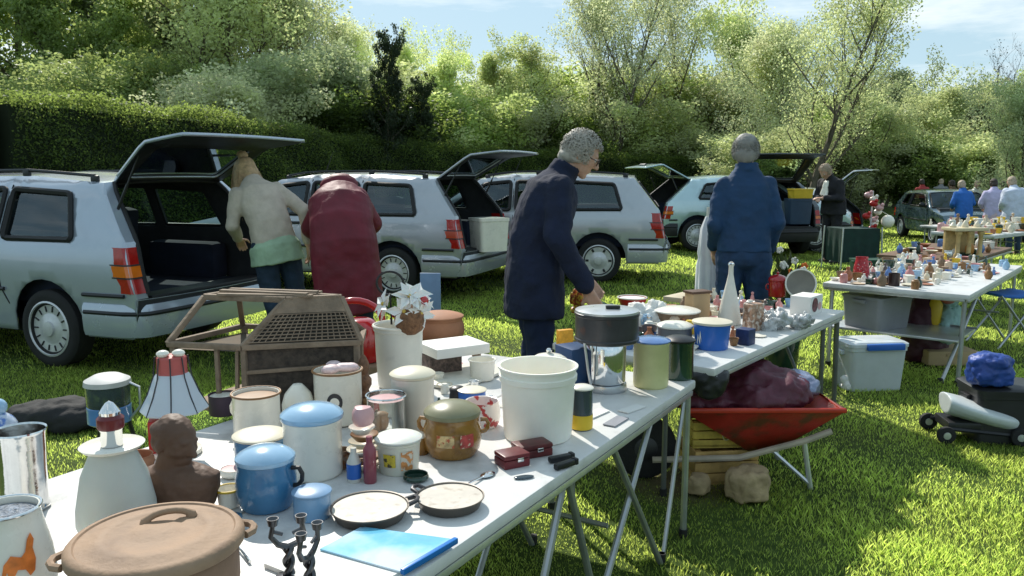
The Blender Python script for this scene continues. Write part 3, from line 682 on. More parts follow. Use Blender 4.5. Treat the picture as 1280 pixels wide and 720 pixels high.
c7 = at(1150, 24.6); car(loc=c7, rz=math.radians(-97), label='dark teal car with bright windscreen facing the stalls at the right', spec=HATCH, colr=TEAL, gate=0, wheel_style=1, group='cars parked at the far right')
def headprims(mb, c, f, u):
    s = u.cross(f); R = Matrix((f, s, u)).transposed()
    E = lambda a, b, g, r: mb.ell(c+f*a+s*b+u*g, r, R, 18)
    E(-.012, 0, .030, (.098, .077, .090)); E(.022, 0, -.040, (.066, .056, .066)); E(.062, 0, -.086, (.024, .026, .020)); E(.030, 0, .0, (.066, .068, .07))
    mb.cap(c+f*.088+u*.022, .010, c+f*.110-u*.014, .013); E(.098, 0, -.018, (.014, .018, .009)); mb.cap(c+f*.078+s*.034+u*.036, .011, c+f*.078-s*.034+u*.036, .011)
    E(.083, 0, -.046, (.011, .021, .006)); E(.080, 0, -.057, (.011, .018, .007))
    for q in (1, -1): E(.058, q*.040, -.010, (.022, .022, .022)); E(-.010, q*.077, -.004, (.019, .009, .032))
# ================================================================== tables
TZ = .66
ptop = M('table_plastic', (.69,.68,.66), .38, var=.10, vs=4, bump=.1, bs=240, c2=(.40,.39,.37), c2t=(.52,.74)); steel = M('tube_steel', (.42,.43,.45), .38, .75, var=.15); alu = M('aluminium', (.62,.63,.65), .35, .7, var=.1)
dsteel = M('dark_steel', (.06,.06,.065), .45, .6, var=.2)
def mpp(p): return (V(p)-V((0, 0, CH))).dot(V((0, math.cos(TH), -math.sin(TH))))/F
def table(label, A, B, wd, z, legs, mat=None, t=.035, name='folding_table', group='folding tables of the stalls', cross=True, legm=None):
    A = V((A.x, A.y, 0)); B = V((B.x, B.y, 0)); d = B-A; Ln = d.length; g = gz(A.x, A.y)
    r = thing(name, label, 'table', (A.x, A.y, g), math.atan2(d.y, d.x), group); z -= g
    mb = MB(); mb.box((Ln/2, wd/2, z-t/2), (Ln, wd, t), ch=.008); mb.build('table_top', mat or ptop, r)
    e = MB()
    for y in (.012, wd-.012): e.box((Ln/2, y, z-t-.012), (Ln-.06, .022, .022), ch=.004)
    for x in (.04, Ln-.04): e.box((x, wd/2, z-t-.012), (.022, wd-.06, .022), ch=.004)
    e.build('frame_rail', alu, r)
    for s0, s1, y0, y1, rad in legs:
        l = MB(); a = V((s0, y0*wd, z-t-.01)); b = V((s1, y1*wd, -.02)); l.tube([a, a.lerp(b, .5), b], rad, 8); lo = l.build('leg', legm or steel, r)
        c = MB(); c.tube([b+V((0, 0, .02)), b+V((0, 0, .055))], rad*1.35, 8); c.build('rubber_foot', rubber, lo)
    if cross:
        for x in (Ln*.3, Ln*.7):
            c = MB(); c.tube([(x, .05, z*.48), (x, wd-.05, z*.48)], .009, 6); c.build('stretcher', legm or steel, r)
    return r
FC = pt(870, 475, TZ); NR = pt(525, 715, TZ); D1 = (FC-NR).normalized(); L1 = V((-D1.y, D1.x, 0)); A1 = FC-D1*2.5
q = 2.5
legs1 = [(q-.05, q-.05, .03, .03, .014), (q-.05, q-.30, .05, .03, .009), (q-.80, q-.30, .03, .03, .012), (q-.42, q-.95, .05, .05, .012), (q-1.12, q-.85, .03, .03, .012), (q-1.12, q-1.42, .05, .05, .012),
         (q-.05, q-.05, .95, .95, .014), (q-.42, q-.85, .95, .95, .012), (q-.85, q-.42, .93, .93, .012), (.3, .3, .95, .95, .014), (.3, .3, .05, .05, .014)]
table('long white folding table nearest the camera with pans and tubs along its edge', A1, FC, .56, TZ, legs1)
A1b = A1+L1*.575; B1b = FC+L1*.575
table('second white folding table pushed up behind the nearest one', A1b+D1*.01, B1b-D1*.02, .64, TZ-.004, [(q-.1, q-.1, .95, .95, .014), (q-.5, q-1.0, .95, .95, .012), (q-1.0, q-.5, .93, .93, .012), (.4, .4, .95, .95, .014), (q-.1, q-.1, .06, .06, .014)])
A2 = pt(906, 457, TZ); A2.x -= .06; A2.y -= .06; B2 = pt(1056, 388, TZ); D2 = (B2-A2).normalized(); L2 = V((-D2.y, D2.x, 0)); n2 = (B2-A2).length
table('grey topped folding table in the middle loaded with glassware and a white decanter', A2, B2, .86, TZ, [(.55, .95, .25, .25, .011), (.95, .5, .3, .3, .011), (n2-.32, n2-.30, .03, .03, .014), (n2-.06, n2-.02, .03, .03, .016), (n2-.06, n2-.3, .5, .02, .01), (.06, .06, .95, .95, .013), (n2-.06, n2-.06, .95, .95, .013), (.06, .06, .3, .3, .013)], legm=M('leg_grey', (.16,.165,.17), .4, .6))
A3 = pt(1112, 372, TZ); C3 = pt(1212, 369, TZ); D3 = (pt(1262, 341, TZ)-C3).normalized(); L3 = V((-D3.y, D3.x, 0)); n3 = 2.3
w3 = 1.0
table('white topped table on the right crowded with china above plastic boxes', C3, C3+D3*n3, w3, TZ, [(.08, .06, .04, .04, .016), (.55, .05, .04, .15, .014), (.08, .08, .95, .95, .016), (n3-.1, n3-.1, .04, .04, .014), (n3-.1, n3-.1, .95, .95, .014), (.5, .1, .95, .6, .012)])
# its low shelf
sh = MB(); sh.box((.42, w3*.52, .30), (.6, w3*.9, .02), ch=.005)
p = C3; t3 = [o for o in bpy.data.objects if o.get('label', '').startswith('white topped table on the right')][0]; sh.build('shelf', alu, t3)
A4 = at(1215, 8.0); table('far brown table at the right carrying an ornate yellow box', A4, A4+V((1.3, 1.4, 0)), .9, .62, [(.1, .1, .05, .05, .014), (.1, .1, .95, .95, .014), (1.7, 1.7, .05, .05, .014), (1.7, 1.7, .95, .95, .014), (.5, .9, .05, .05, .01)], mat=M('brown_board', (.16,.09,.05), .6, var=.3, vs=14))
A5 = at(1243, 11.5); table('farthest table at the right edge covered in small pale goods', A5, A5+V((1.6, 1.2, 0)), .9, .60, [(.1, .1, .05, .05, .014), (.1, .1, .95, .95, .014), (1.8, 1.8, .05, .05, .014), (1.8, 1.8, .95, .95, .014)])

# ================================================================== goods: helpers
def spot(px, py, w, z=TZ, back=.5):               # stands on level z with its front foot at that pixel, w px wide
    p = pt(px, py, z); k = mpp(p); r = w*k/2; h = V((p.x, p.y, 0)).normalized()
    return p+h*r*back*2*.5+V((0, 0, 0)), k, r
ew = M('enamel_white', (.84,.80,.70), .28, var=.06, coat=.3, c2=(.55,.52,.45), c2t=(.66, .85)); gw = M('grey_white_glaze', (.72,.70,.62), .4, var=.07, c2=(.5,.5,.46), c2t=(.6,.85)); wpl = M('white_plastic', (.86,.83,.74), .42, var=.05, sss=.15, rv=.05)
cream = M('cream_glaze', (.68,.62,.48), .4, var=.08); brownrim = M('brown_rim', (.26,.13,.05), .5, var=.3); bluee = M('blue_enamel', (.045,.17,.33), .22, var=.12, coat=.5, c2=(.03,.08,.15), c2t=(.68,.85)); blues = M('pale_blue_enamel', (.30,.48,.66), .2, var=.08, coat=.6)
blk = M('black_plastic', (.018,.018,.02), .4, var=.25); claym = M('brown_clay', (.34,.22,.14), .72, var=.14, vs=7, bump=.2, bs=70, c2=(.22,.14,.09), c2t=(.5,.75)); darkclay = M('dark_clay', (.12,.065,.04), .62, var=.2, vs=6, bump=.3, bs=30)
redg = M('red_gloss', (.40,.012,.015), .15, coat=.8, var=.15); maroon = M('maroon_leather', (.13,.012,.016), .38, var=.3, coat=.2); amb = M('amber_glaze', (.30,.15,.03), .25, coat=.5, var=.25, c2=(.14,.06,.015), c2t=(.5,.7)); olive = M('olive_glaze', (.22,.21,.12), .35, var=.15)
paper = M('paper', (.74,.73,.69), .7, var=.04); terra = M('terracotta', (.38,.17,.09), .75, var=.15, bump=.1); wood = M('old_wood', (.24,.16,.10), .75, var=.3, vs=14, bump=.4, bs=50); gwood = M('grey_wood', (.225,.165,.115), .8, var=.3, vs=16, bump=.5, bs=60)
frost = M('frosted_glass', (.66,.68,.62), .45, var=.06, trans=.25, sss=.25); clear = M('clear_glass', (.93,.96,.95), .03, trans=1, var=.01, rv=.02); smoke = M('smoked_glass', (.10,.14,.17), .06, trans=.5, var=.2, spec=.7); iron = M('wrought_iron', (.10,.10,.105), .3, .9, var=.4)
blu = M('blue_plastic', (.02,.12,.46), .35, var=.1, coat=.2); yel = M('yellow_label', (.68,.46,.03), .5, var=.1); org = M('orange_print', (.72,.16,.02), .45, var=.15); lime = M('yellow_green_glaze', (.55,.54,.26), .4, var=.1); dgreen = M('dark_green_glass', (.015,.045,.03), .1, coat=.6, var=.3); grnfab = M('green_cloth', (.02,.07,.045), .9, var=.3)
pink = M('pink_glaze', (.62,.36,.36), .35, var=.12); silver = M('polished_silver', (.78,.78,.77), .09, 1, var=.1, bump=.25, bs=9); red = M('red_paint', (.46,.02,.02), .4, var=.15); tan = M('tan_card', (.42,.30,.17), .8, var=.12); cb = M('china_blue', (.10,.20,.45), .2, coat=.7, var=.25)
CYL = [(0,0),(.93,0),(.97,.015),(1,.06),(1,.94),(1.035,.965),(1.035,.995),(1.01,1),(.96,.985),(.95,.9),(.93,.08),(0,.06)]
TAP = [(0,0),(.84,0),(.87,.015),(.89,.06),(.985,.9),(1.03,.92),(1.04,.98),(1.01,1),(.95,.98),(.93,.88),(.85,.08),(0,.06)]
BEL = [(0,0),(.72,0),(.80,.02),(.93,.18),(1,.42),(.98,.68),(.90,.88),(.93,.95),(.93,1),(.86,.98),(.86,.88),(.92,.6),(.9,.3),(.7,.07),(0,.06)]
JUG = [(0,0),(.78,0),(.86,.03),(1,.22),(.97,.45),(.82,.75),(.74,.9),(.76,1),(.70,.99),(.68,.9),(.78,.7),(.92,.42),(.9,.2),(.7,.07),(0,.06)]
def scl(prof, R, H): return [(r*R, z*H) for r, z in prof]
def lidprof(R, h): return [(0, 0), (R*1.04, 0), (R*1.06, h*.12), (R*1.05, h*.3), (R*.95, h*.5), (R*.7, h*.78), (R*.3, h*.97), (1e-4, h)]
def knob(r): return [(0, 0), (r*.55, 0), (r*.5, r*.5), (r*.9, r*.9), (r, r*1.4), (r*.7, r*1.9), (1e-4, r*2.05)]
def vessel(name, label, cat, px, py, w, h, prof, mat, lid=None, lidh=.2, kn=None, rim=None, z=TZ, handles=(), band=None, rz=0, fill=None, group=None, n=36, back=.5, patches=()):
    p, k, R = spot(px, py, w, z, 2*back); H = h*k
    rr = thing(name, label, cat, p, rz, group)
    MB().lathe(scl(prof, R/1.03, H), n).build('body', mat, rr, angle=35)
    top = H
    rt = max(r for r, zz in prof if zz > .9)*R/1.03
    if rim: m = MB(); m.tube([(rt*math.cos(a), rt*math.sin(a), H-.002) for a in [2*PI*i/28 for i in range(28)]], max(.003, rt*.05), 6, closed=True); m.build('rim', rim, rr)
    if lid:
        lo = MB().lathe([(r, zz+H+.001) for r, zz in lidprof(rt*.99, lidh*H)], n).build('lid', lid, rr, angle=35); top = H*(1+lidh)
        if kn: MB().lathe([(r, zz+top-.003) for r, zz in knob(rt*.17)], 16).build('knob', kn, lo)
    for a, zz, hr, hm in handles:                  # loop handles: bearing, height fraction, size
        rb = R*.97; c = V((math.cos(a)*rb, math.sin(a)*rb, H*zz)); o = V((math.cos(a), math.sin(a), 0)); s = hr*R
        m = MB(); m.tube([c+V((0,0,s*.8))-o*.004, c+o*s*.55+V((0,0,s*.85)), c+o*s*.85+V((0,0,s*.3)), c+o*s*.8-V((0,0,s*.3)), c+o*s*.45-V((0,0,s*.75)), c-V((0,0,s*.9))-o*.004], R*.075, 8); m.build('handle', hm, rr)
    if band:
        for z0, z1, bm in band:
            def rad(f):
                for (r0, a0), (r1, a1) in zip(prof[1:], prof[2:]):
                    if a0 <= f <= a1 and a1 > a0: return r0+(r1-r0)*(f-a0)/(a1-a0)
                return 1
            MB().lathe([(rad(f)*R/1.03+.0012, f*H) for f in np.linspace(z0, z1, 5)], n).build('label_band', bm, rr)
    for a0, a1, z0, z1, pm_ in patches:            # printed label patches on the wall
        def rad2(f):
            for (r0, q0), (r1, q1) in zip(prof[1:], prof[2:]):
                if q0 <= f <= q1 and q1 > q0: return r0+(r1-r0)*(f-q0)/(q1-q0)
            return 1
        MB().grid(lambda u, v: V(((rad2(z0+(z1-z0)*v)*R/1.03+.0025)*math.cos(a0+(a1-a0)*u), (rad2(z0+(z1-z0)*v)*R/1.03+.0025)*math.sin(a0+(a1-a0)*u), (z0+(z1-z0)*v)*H)), 8, 4).build('printed_label', pm_, rr, fix=False)
    if fill:
        MB().lathe([(1e-4, H*.93), (rt*.5, H*.94), (rt*.9, H*.92)], 20).build('contents', fill, rr)
    return rr, p, k, R, H
CAMD = lambda p: math.atan2(-p.y, -p.x)           # bearing from a thing towards the photographer
# ------------------------------------------------------------------ the near end
r, p, k, R, H = vessel('jug', 'white enamel jug with orange animal motif and dark rim at the bottom left corner', 'jug', 18, 765, 112, 118, [(0,0),(.8,0),(.98,.04),(1,.2),(.93,.5),(.78,.82),(.74,.93),(.76,1),(.70,.99),(.70,.9),(.85,.5),(.9,.2),(0,.06)], ew, rim=silver, fill=M('dark_crystals', (.16,.19,.24), .3, var=.8, vs=90, bump=1, bs=120), handles=[(PI*.9, .55, .5, ew)])
def onwall(r, R, H, prof, cen, pts, mat, name='motif', off=.003):    # flat shape wrapped on the wall: pts (angle, height fraction)
    def rad(f):
        for (r0, q0), (r1, q1) in zip(prof[1:], prof[2:]):
            if q0 <= f <= q1 and q1 > q0: return r0+(r1-r0)*(f-q0)/(q1-q0)
        return 1
    m = MB(); m.panel(pts, [], lambda a, f: V(((rad(f)*R/1.03+off)*math.cos(cen+a), (rad(f)*R/1.03+off)*math.sin(cen+a), f*H)), step=.06); return m.build(name, mat, r, fix=False)
JP = [(0,0),(.8,0),(.98,.04),(1,.2),(.93,.5),(.78,.82),(.74,.93),(.76,1)]
c0 = CAMD(p)+.15
onwall(r, R, H, JP, c0, [(-.35,.36),(-.28,.52),(-.12,.60),(.10,.56),(.20,.60),(.30,.72),(.42,.78),(.48,.70),(.40,.62),(.42,.50),(.36,.38),(.24,.34),(.16,.42),(.0,.44),(-.10,.36),(-.18,.34),(-.22,.44),(-.28,.36)], M('orange_motif', (.75,.20,.04), .35, var=.35, vs=30))
vessel('tankard', 'dented silver tankard standing behind the white enamel jug', 'tankard', 34, 645, 62, 104, [(0,0),(.9,0),(.94,.03),(.88,.08),(.9,.5),(1,.95),(1.04,.98),(1.02,1),(.96,.98),(.86,.5),(.8,.1),(0,.08)], silver)
p, k, R = spot(6, 605, 44); o = thing('ornament', 'blue and white glass ornament of stacked balls at the left edge', 'ornament', p)
MB().lathe([(0,0),(R*.9,0),(R*.8,.02),(R*.4,.035),(1e-4,.036)], 24).build('base', silver, o)
MB().ell((0,0,.075), R*1.0, n=24).build('lower_ball', cb, o); MB().ell((0,0,.15), R*.95, n=24).build('middle_ball', M('china_white_blue', (.55,.62,.75), .12, coat=.7, var=.3, vs=25, c2=(.08,.18,.5), c2t=(.5,.6)), o); MB().ell((0,0,.21), R*.5, n=20).build('upper_ball', blues, o)
# frosted decanter
r, p, k, R, H = vessel('decanter', 'frosted white glass decanter with white saucer lid and red stopper', 'decanter', 150, 688, 100, 116, [(0,0),(.80,0),(.88,.04),(1,.18),(.98,.36),(.82,.72),(.60,.94),(.56,1),(.50,1),(.52,.92),(.76,.7),(.92,.3),(0,.05)], frost)
s = MB(); s.lathe([(0,H),(R*.70,H+.004),(R*.78,H+.012),(R*.74,H+.014),(R*.3,H+.009),(1e-4,H+.009)], 32); so_ = s.build('saucer_lid', ew, r)
MB().lathe([(R*.26,H+.01),(R*.26,H+.045),(R*.3,H+.05),(1e-4,H+.051)], 20).build('collar', silver, r); MB().lathe([(R*.3,H+.05),(R*.33,H+.055),(R*.33,H+.075),(R*.25,H+.082),(1e-4,H+.083)], 20).build('stopper', maroon, r); MB().lathe([(R*.24,H+.082),(R*.26,H+.09),(R*.1,H+.11),(1e-4,H+.115)], 16).build('finial', silver, r)
# brown casserole
r, p, k, R, H = vessel('casserole', 'large round brown clay casserole with domed lid in front of the bust', 'casserole', 205, 812, 216, 92, [(0,0),(.80,0),(.90,.04),(1,.35),(1.0,.9),(.98,.97),(.9,1),(.86,.95),(.84,.4),(0,.08)], M('casserole_clay', (.25,.15,.095), .7, var=.15, bump=.2, bs=50))
ld = MB().lathe([(0,H*.97),(R*1.03,H*.97),(R*1.05,H*1.0),(R*1.045,H*1.10),(R*1.0,H*1.16),(R*.94,H*1.17),(R*.92,H*1.145),(R*.80,H*1.16),(R*.70,H*1.20),(R*.58,H*1.21),(R*.56,H*1.195),(R*.40,H*1.22),(R*.33,H*1.205),(R*.25,H*1.235),(1e-4,H*1.24)], 56, wob=.004).build('lid', claym, r, angle=50)
a0 = CAMD(p); hb = MB(); side = V((math.cos(a0+PI/2), math.sin(a0+PI/2), 0)); fwd = V((math.cos(a0), math.sin(a0), 0))
hb.tube([side*R*(.16+.28*math.cos(t))-fwd*R*.30+V((0,0,H*1.19+R*.13*math.sin(t))) for t in np.linspace(0, PI, 11)], [R*.07]*2+[R*.045]*7+[R*.07]*2, 10); hb.build('handle', claym, ld)
for sg in (1, -1):
    e = MB(); c = side*sg*R*1.04+V((0,0,H*1.0)); e.tube([c-fwd*R*.2, c+side*sg*R*.1-fwd*R*.12, c+side*sg*R*.13, c+side*sg*R*.1+fwd*R*.12, c+fwd*R*.2], R*.05, 8); e.build('side_handle', claym, ld)
# clay bust, turned away
p, k, R = spot(221, 648, 112, back=.35)
bm_ = MB(); u = k*1.0
def ring(z, rx, ry, ox=0, n=24): return [V((ox+rx*math.cos(t), ry*math.sin(t), z)) for t in [2*PI*i/n for i in range(n)]]
bm_.loft([ring(0, 46*u, 27*u), ring(10*u, 48*u, 28*u), ring(36*u, 56*u, 30*u), ring(50*u, 55*u, 27*u), ring(58*u, 40*u, 23*u), ring(63*u, 24*u, 18*u), ring(72*u, 19*u, 17*u)])
bm_.cap((-4*u, 0, 66*u), 17*u, (2*u, 0, 86*u), 16*u)
hm_ = MB(); headprims(hm_, V((0, 0, 0)), V((.80, -.55, -.22)).normalized(), V((.18, -.12, .97)).normalized()); hm_.move(Matrix.Translation((4*u, 0, 92*u)) @ Matrix.Scale(.30*u/.001, 4)); bm_.add(hm_.v, hm_.f)
bm_.ell((-2*u, 4*u, 108*u), (25*u, 21*u, 16*u), n=16); bm_.ell((-16*u, 4*u, 96*u), (10*u, 18*u, 18*u), n=12)
bu = blob(bm_, 'bust', darkclay, None, voxel=.0035, it=3, disp=.006, dscale=.02); bu.location = p; bu.rotation_euler = (0, 0, .15); tag(bu, 'dark brown clay bust with broad shoulders standing behind the casserole', 'sculpture')
# lamp with white shade
p, k, R = spot(222, 572, 82); lp = thing('table_lamp', 'table lantern with white ribbed flaring shade and red neck behind the bust', 'lamp', p, .3); u = k
MB().box((-18*u, 0, 24*u), (26*u, 26*u, 44*u), ch=.003).build('base', red, lp); MB().lathe([(0,0),(30*u,0),(30*u,5*u),(10*u,8*u),(8*u,50*u),(1e-4,51*u)], 20).build('stem', ew, lp)
MB().lathe([(40*u,56*u),(41*u,58*u),(30*u,78*u),(22*u,100*u),(19*u,104*u)], 8).build('shade', M('lamp_shade', (.52,.57,.62), .5, var=.05, sss=.2), lp, angle=20)
MB().lathe([(19*u,104*u),(18*u,106*u),(18*u,124*u),(16*u,126*u),(1e-4,127*u)], 8).build('neck', M('salmon_red', (.45,.10,.09), .5), lp, angle=20)
for i in range(8):
    a = 2*PI*i/8; m = MB(); m.tube([(math.cos(a)*41*u, math.sin(a)*41*u, 57*u), (math.cos(a)*30.5*u, math.sin(a)*30.5*u, 78*u), (math.cos(a)*22.3*u, math.sin(a)*22.3*u, 100*u), (math.cos(a)*19*u, math.sin(a)*19*u, 126*u)], .9*u, 5); m.build('rib', dsteel, lp)
for sg in (-1, 1): MB().ell((sg*9*u, -6*u, 130*u), (8*u, 7*u, 5*u), n=12).build('cap', ew, lp)
# pots of the left half
r, p, k, R, H = vessel('pot', 'blue enamel pot with pale blue lid and black handle', 'pot', 335, 648, 80, 62, BEL, bluee, lid=blues, lidh=.3, handles=[(-.2, .7, .35, blk)])
vessel('pot', 'low blue pot with cream lid behind the lidded blue enamel pot', 'pot', 327, 590, 66, 36, CYL, bluee, lid=cream, lidh=.22)
vessel('pot', 'small squat blue tin between the blue enamel pot and the near pan', 'pot', 391, 655, 48, 32, CYL, M('mid_blue_enamel', (.16,.32,.52), .3, coat=.4), lid=M('dull_blue', (.2,.33,.5), .35), lidh=.2)
vessel('canister', 'white cylinder canister with domed pale blue lid', 'canister', 393, 605, 76, 74, CYL, ew, lid=blues, lidh=.26)
vessel('canister', 'white canister with brown wooden rim left of the domed blue lid', 'canister', 323, 560, 60, 64, CYL, ew, rim=brownrim, fill=brownrim, handles=[(2.8, .6, .4, ew)])
vessel('bottle', 'round shouldered white jug behind the canister with the blue lid', 'jug', 374, 535, 42, 52, [(0,0),(.9,0),(1,.1),(1,.5),(.8,.75),(.45,.92),(.3,.98),(1e-3,1)], ew)
r, p, k, R, H = vessel('canister', 'white canister with black round emblem and pink oddments on top', 'canister', 424, 535, 62, 68, CYL, ew, rim=brownrim)
c0 = CAMD(p)
onwall(r, R, H, CYL[1:8], c0-.15, [(.32*math.cos(t), .48+.17*math.sin(t)) for t in [2*PI*i/20 for i in range(20)]], dsteel, 'emblem', .002)
onwall(r, R, H, CYL[1:8], c0-.15, [(.19*math.cos(t), .48+.09*math.sin(t)) for t in [2*PI*i/16 for i in range(16)]], ew, 'emblem_eye', .0035)
m = MB(); 
for i in range(7): m.ell((R*.55*math.cos(i*2.1)*(.4+.1*i), R*.55*math.sin(i*2.1)*(.4+.1*i), H+.006), (R*.36, R*.3, R*.2), n=10)
m = blob(m, 'oddments', M('pale_pink', (.66,.50,.50), .5, var=.3, vs=30), r, voxel=.004, it=2)
vessel('canister', 'white canister with beige lid in front of the tall grey planter', 'canister', 517, 545, 56, 70, CYL, gw, lid=cream, lidh=.16)
vessel('jar', 'clear glass jar with dark and pink trinkets heaped in its mouth', 'jar', 484, 560, 50, 62, CYL, clear, fill=pink, rim=silver)
vessel('planter', 'tall pale grey planter holding white flowers', 'planter', 500, 490, 64, 80, TAP, gw, rim=ew)
# white flowers on a brown ball
p, k, R = spot(503, 490, 64); fl = thing('flowers', 'white artificial lilies with brown ball standing in the tall planter', 'flowers', p+V((0, 0, 80*k)), 0); u = k
bb = MB(); bb.ell((12*u, -4*u, 10*u), 20*u, n=16); bb.build('ball', M('wicker_ball', (.20,.10,.05), .8, var=.5, vs=60, bump=1, bs=80), fl)
rn = random.Random(4)
petal = M('white_petal', (.80,.79,.76), .5, sss=.2, var=.06); yelc = M('flower_centre', (.6,.42,.08), .6)
for i in range(9):
    a = rn.uniform(0, 6.28); el = rn.uniform(-.2, 1.1); d = V((math.cos(a)*math.cos(el), math.sin(a)*math.cos(el), math.sin(el))); c = V((4*u, 0, 20*u))+V((d.x*26*u, d.y*16*u, d.z*26*u)); x, y, zd = frame(d+V((0, -.5, .2)))
    m = MB()
    for j in range(6):
        t = 2*PI*j/6+i; o = x*math.cos(t)+y*math.sin(t); s_ = x*-math.sin(t)+y*math.cos(t); Lp = rn.uniform(18, 25)*u
        m.add([c, c+o*Lp*.45+s_*Lp*.24+zd*Lp*.22, c+o*Lp+zd*Lp*.15, c+o*Lp*.45-s_*Lp*.24+zd*Lp*.22], [(0,1,2,3)])
    f_ = m.build('flower', petal, fl, angle=None, fix=False); cm = MB(); cm.ell(c+zd*2*u, 2.6*u, n=8); cm.build('flower_centre', yelc, f_)
    sm = MB(); sm.tube([V((0, 0, -4*u)), c*.5+V((0, 0, 4*u)), c], 1.1*u, 5); sm.build('stem', grnfab, fl)
m = MB(); m.ell((30*u, -6*u, 34*u), 6*u, n=12); m.build('red_berry', redg, fl)
m = MB(); m.tube([V((-16*u, 22*u, 52*u))+V((17*u*math.cos(t), 0, 15*u*math.sin(t))) for t in [2*PI*i/24 for i in range(24)]], 1.6*u, 6, closed=True); m.tube([V((-16*u, 22*u, 37*u)), V((-14*u, 14*u, 0))], 1.4*u, 6); m.build('wire_ring', blk, fl)
# bowls behind
vessel('bowl', 'terracotta lidded bowl behind the white lilies', 'bowl', 550, 432, 66, 30, BEL, terra, lid=terra, lidh=.25)
def boxthing(name, label, cat, px, py, w, h, d, mat, z=TZ, rz=0, ch=.003, lid=None, group=None, extra=None):
    p, k, R = spot(px, py, 0, z); o = thing(name, label, cat, p+V((0, d*k/2, 0)), rz, group); m = MB(); m.box((0, 0, h*k/2), (w*k, d*k, h*k), ch=ch); m.build('body', mat, o)
    if lid: m = MB(); m.box((0, 0, h*k+.006), (w*k*1.04, d*k*1.04, .012), ch=.003); m.build('lid', lid, o)
    return o, k
o, k = boxthing('box', 'dark patterned small box under a flat white carton by the planter', 'box', 548, 470, 44, 26, 40, M('dark_pattern', (.10,.07,.06), .5, var=.9, vs=60), rz=.5)
p, _, _ = spot(565, 470, 0); cart = MB(); cart.box((0, 0, 0), (74*k, 60*k, 12*k), rotz(.55), ch=.003); tag(cart.build('carton', paper, loc=p+V((0, .06, 33*k))), 'flat white carton lying on the dark patterned box', 'carton')
o, k = boxthing('tray', 'flat pale grey tray lying on the white table behind the bucket', 'tray', 575, 487, 70, 4, 120, gw, rz=-.55)
vessel('pot', 'small black round pot at the back of the amber casserole', 'pot', 572, 508, 22, 18, BEL, blk, lid=blk, lidh=.3)
# amber casserole, tub, bottles
vessel('casserole', 'amber and olive glazed pot with paper labels and brown lid', 'casserole', 566, 580, 78, 52, BEL, amb, lid=olive, lidh=.34, patches=[(CAMD(V((-.2,2.4,0)))-.55, CAMD(V((-.2,2.4,0)))+.05, .38, .68, M('label_print', (.60,.42,.20), .5, var=.5, vs=50, c2=(.45,.10,.04), c2t=(.5,.56))), (CAMD(V((-.2,2.4,0)))+.25, CAMD(V((-.2,2.4,0)))+.75, .35, .68, M('label_red_print', (.42,.06,.05), .5, var=.4, vs=50, c2=(.6,.5,.35), c2t=(.58,.62)))], handles=[(2.9, .7, .25, amb), (.1, .7, .25, amb)])
vessel('tub', 'clear white plastic tub with yellow and orange labels in front of the pots', 'tub', 499, 598, 58, 42, TAP, M('tub_plastic', (.66,.64,.54), .35, sss=.3, var=.08), lid=M('tub_lid', (.66,.66,.60), .4, sss=.2), lidh=.18, patches=[(CAMD(V((-.3,2.1,0)))-.75, CAMD(V((-.3,2.1,0)))-.15, .3, .7, M('label_yellow_print', (.62,.48,.05), .5, var=.3, vs=50, c2=(.08,.07,.04), c2t=(.55,.6))), (CAMD(V((-.3,2.1,0)))+.1, CAMD(V((-.3,2.1,0)))+.7, .2, .78, M('label_orange_print', (.60,.25,.08), .5, var=.4, vs=45, c2=(.65,.60,.5), c2t=(.52,.58)))])
vessel('bottle', 'small glass bottle with blue label in front of the stacked saucers', 'bottle', 443, 605, 18, 44, [(0,0),(.9,0),(1,.05),(1,.6),(.6,.78),(.42,.85),(.42,1),(1e-3,1)], M('pale_bottle', (.62,.60,.54), .2, coat=.5), band=[(.12,.55,blu)])
vessel('bottle', 'slim maroon bottle beside the blue labelled bottle', 'bottle', 463, 606, 17, 60, [(0,0),(.9,0),(1,.04),(1,.72),(.7,.8),(.5,.86),(.5,1),(1e-3,1)], M('maroon_glaze', (.25,.05,.07), .3, coat=.4))
p, k, R = spot(455, 590, 44); u = k
for i in range(6):
    m = MB(); rr_ = R*(1.0-.05*i); m.lathe([(0,0),(rr_*.6,0),(rr_,8*u),(rr_*.98,9*u),(rr_*.5,3*u),(1e-4,2.5*u)], 24); 
    tag(m.build('saucer', (cream, brownrim, ew)[i % 3], loc=p+V((.004*math.sin(i*2), .004*math.cos(i*2), i*9.5*u)), angle=50), ['cream saucer at the bottom of the stack', 'brown saucer second in the stack', 'white saucer third in the stack', 'cream saucer fourth in the stack', 'brown saucer fifth in the stack', 'white saucer topmost of the stack'][i]+' behind the maroon bottle', 'saucer', 'saucers stacked behind the bottles')
m = MB(); m.lathe([(0,0),(R*.5,0),(R*.62,6*u),(R*.6,16*u),(R*.45,22*u),(1e-4,24*u)], 18, wob=.1); tag(m.build('dish', pink, loc=p+V((0,0,57*u+.003))), 'small pinkish dish balanced on top of the saucer stack', 'dish')
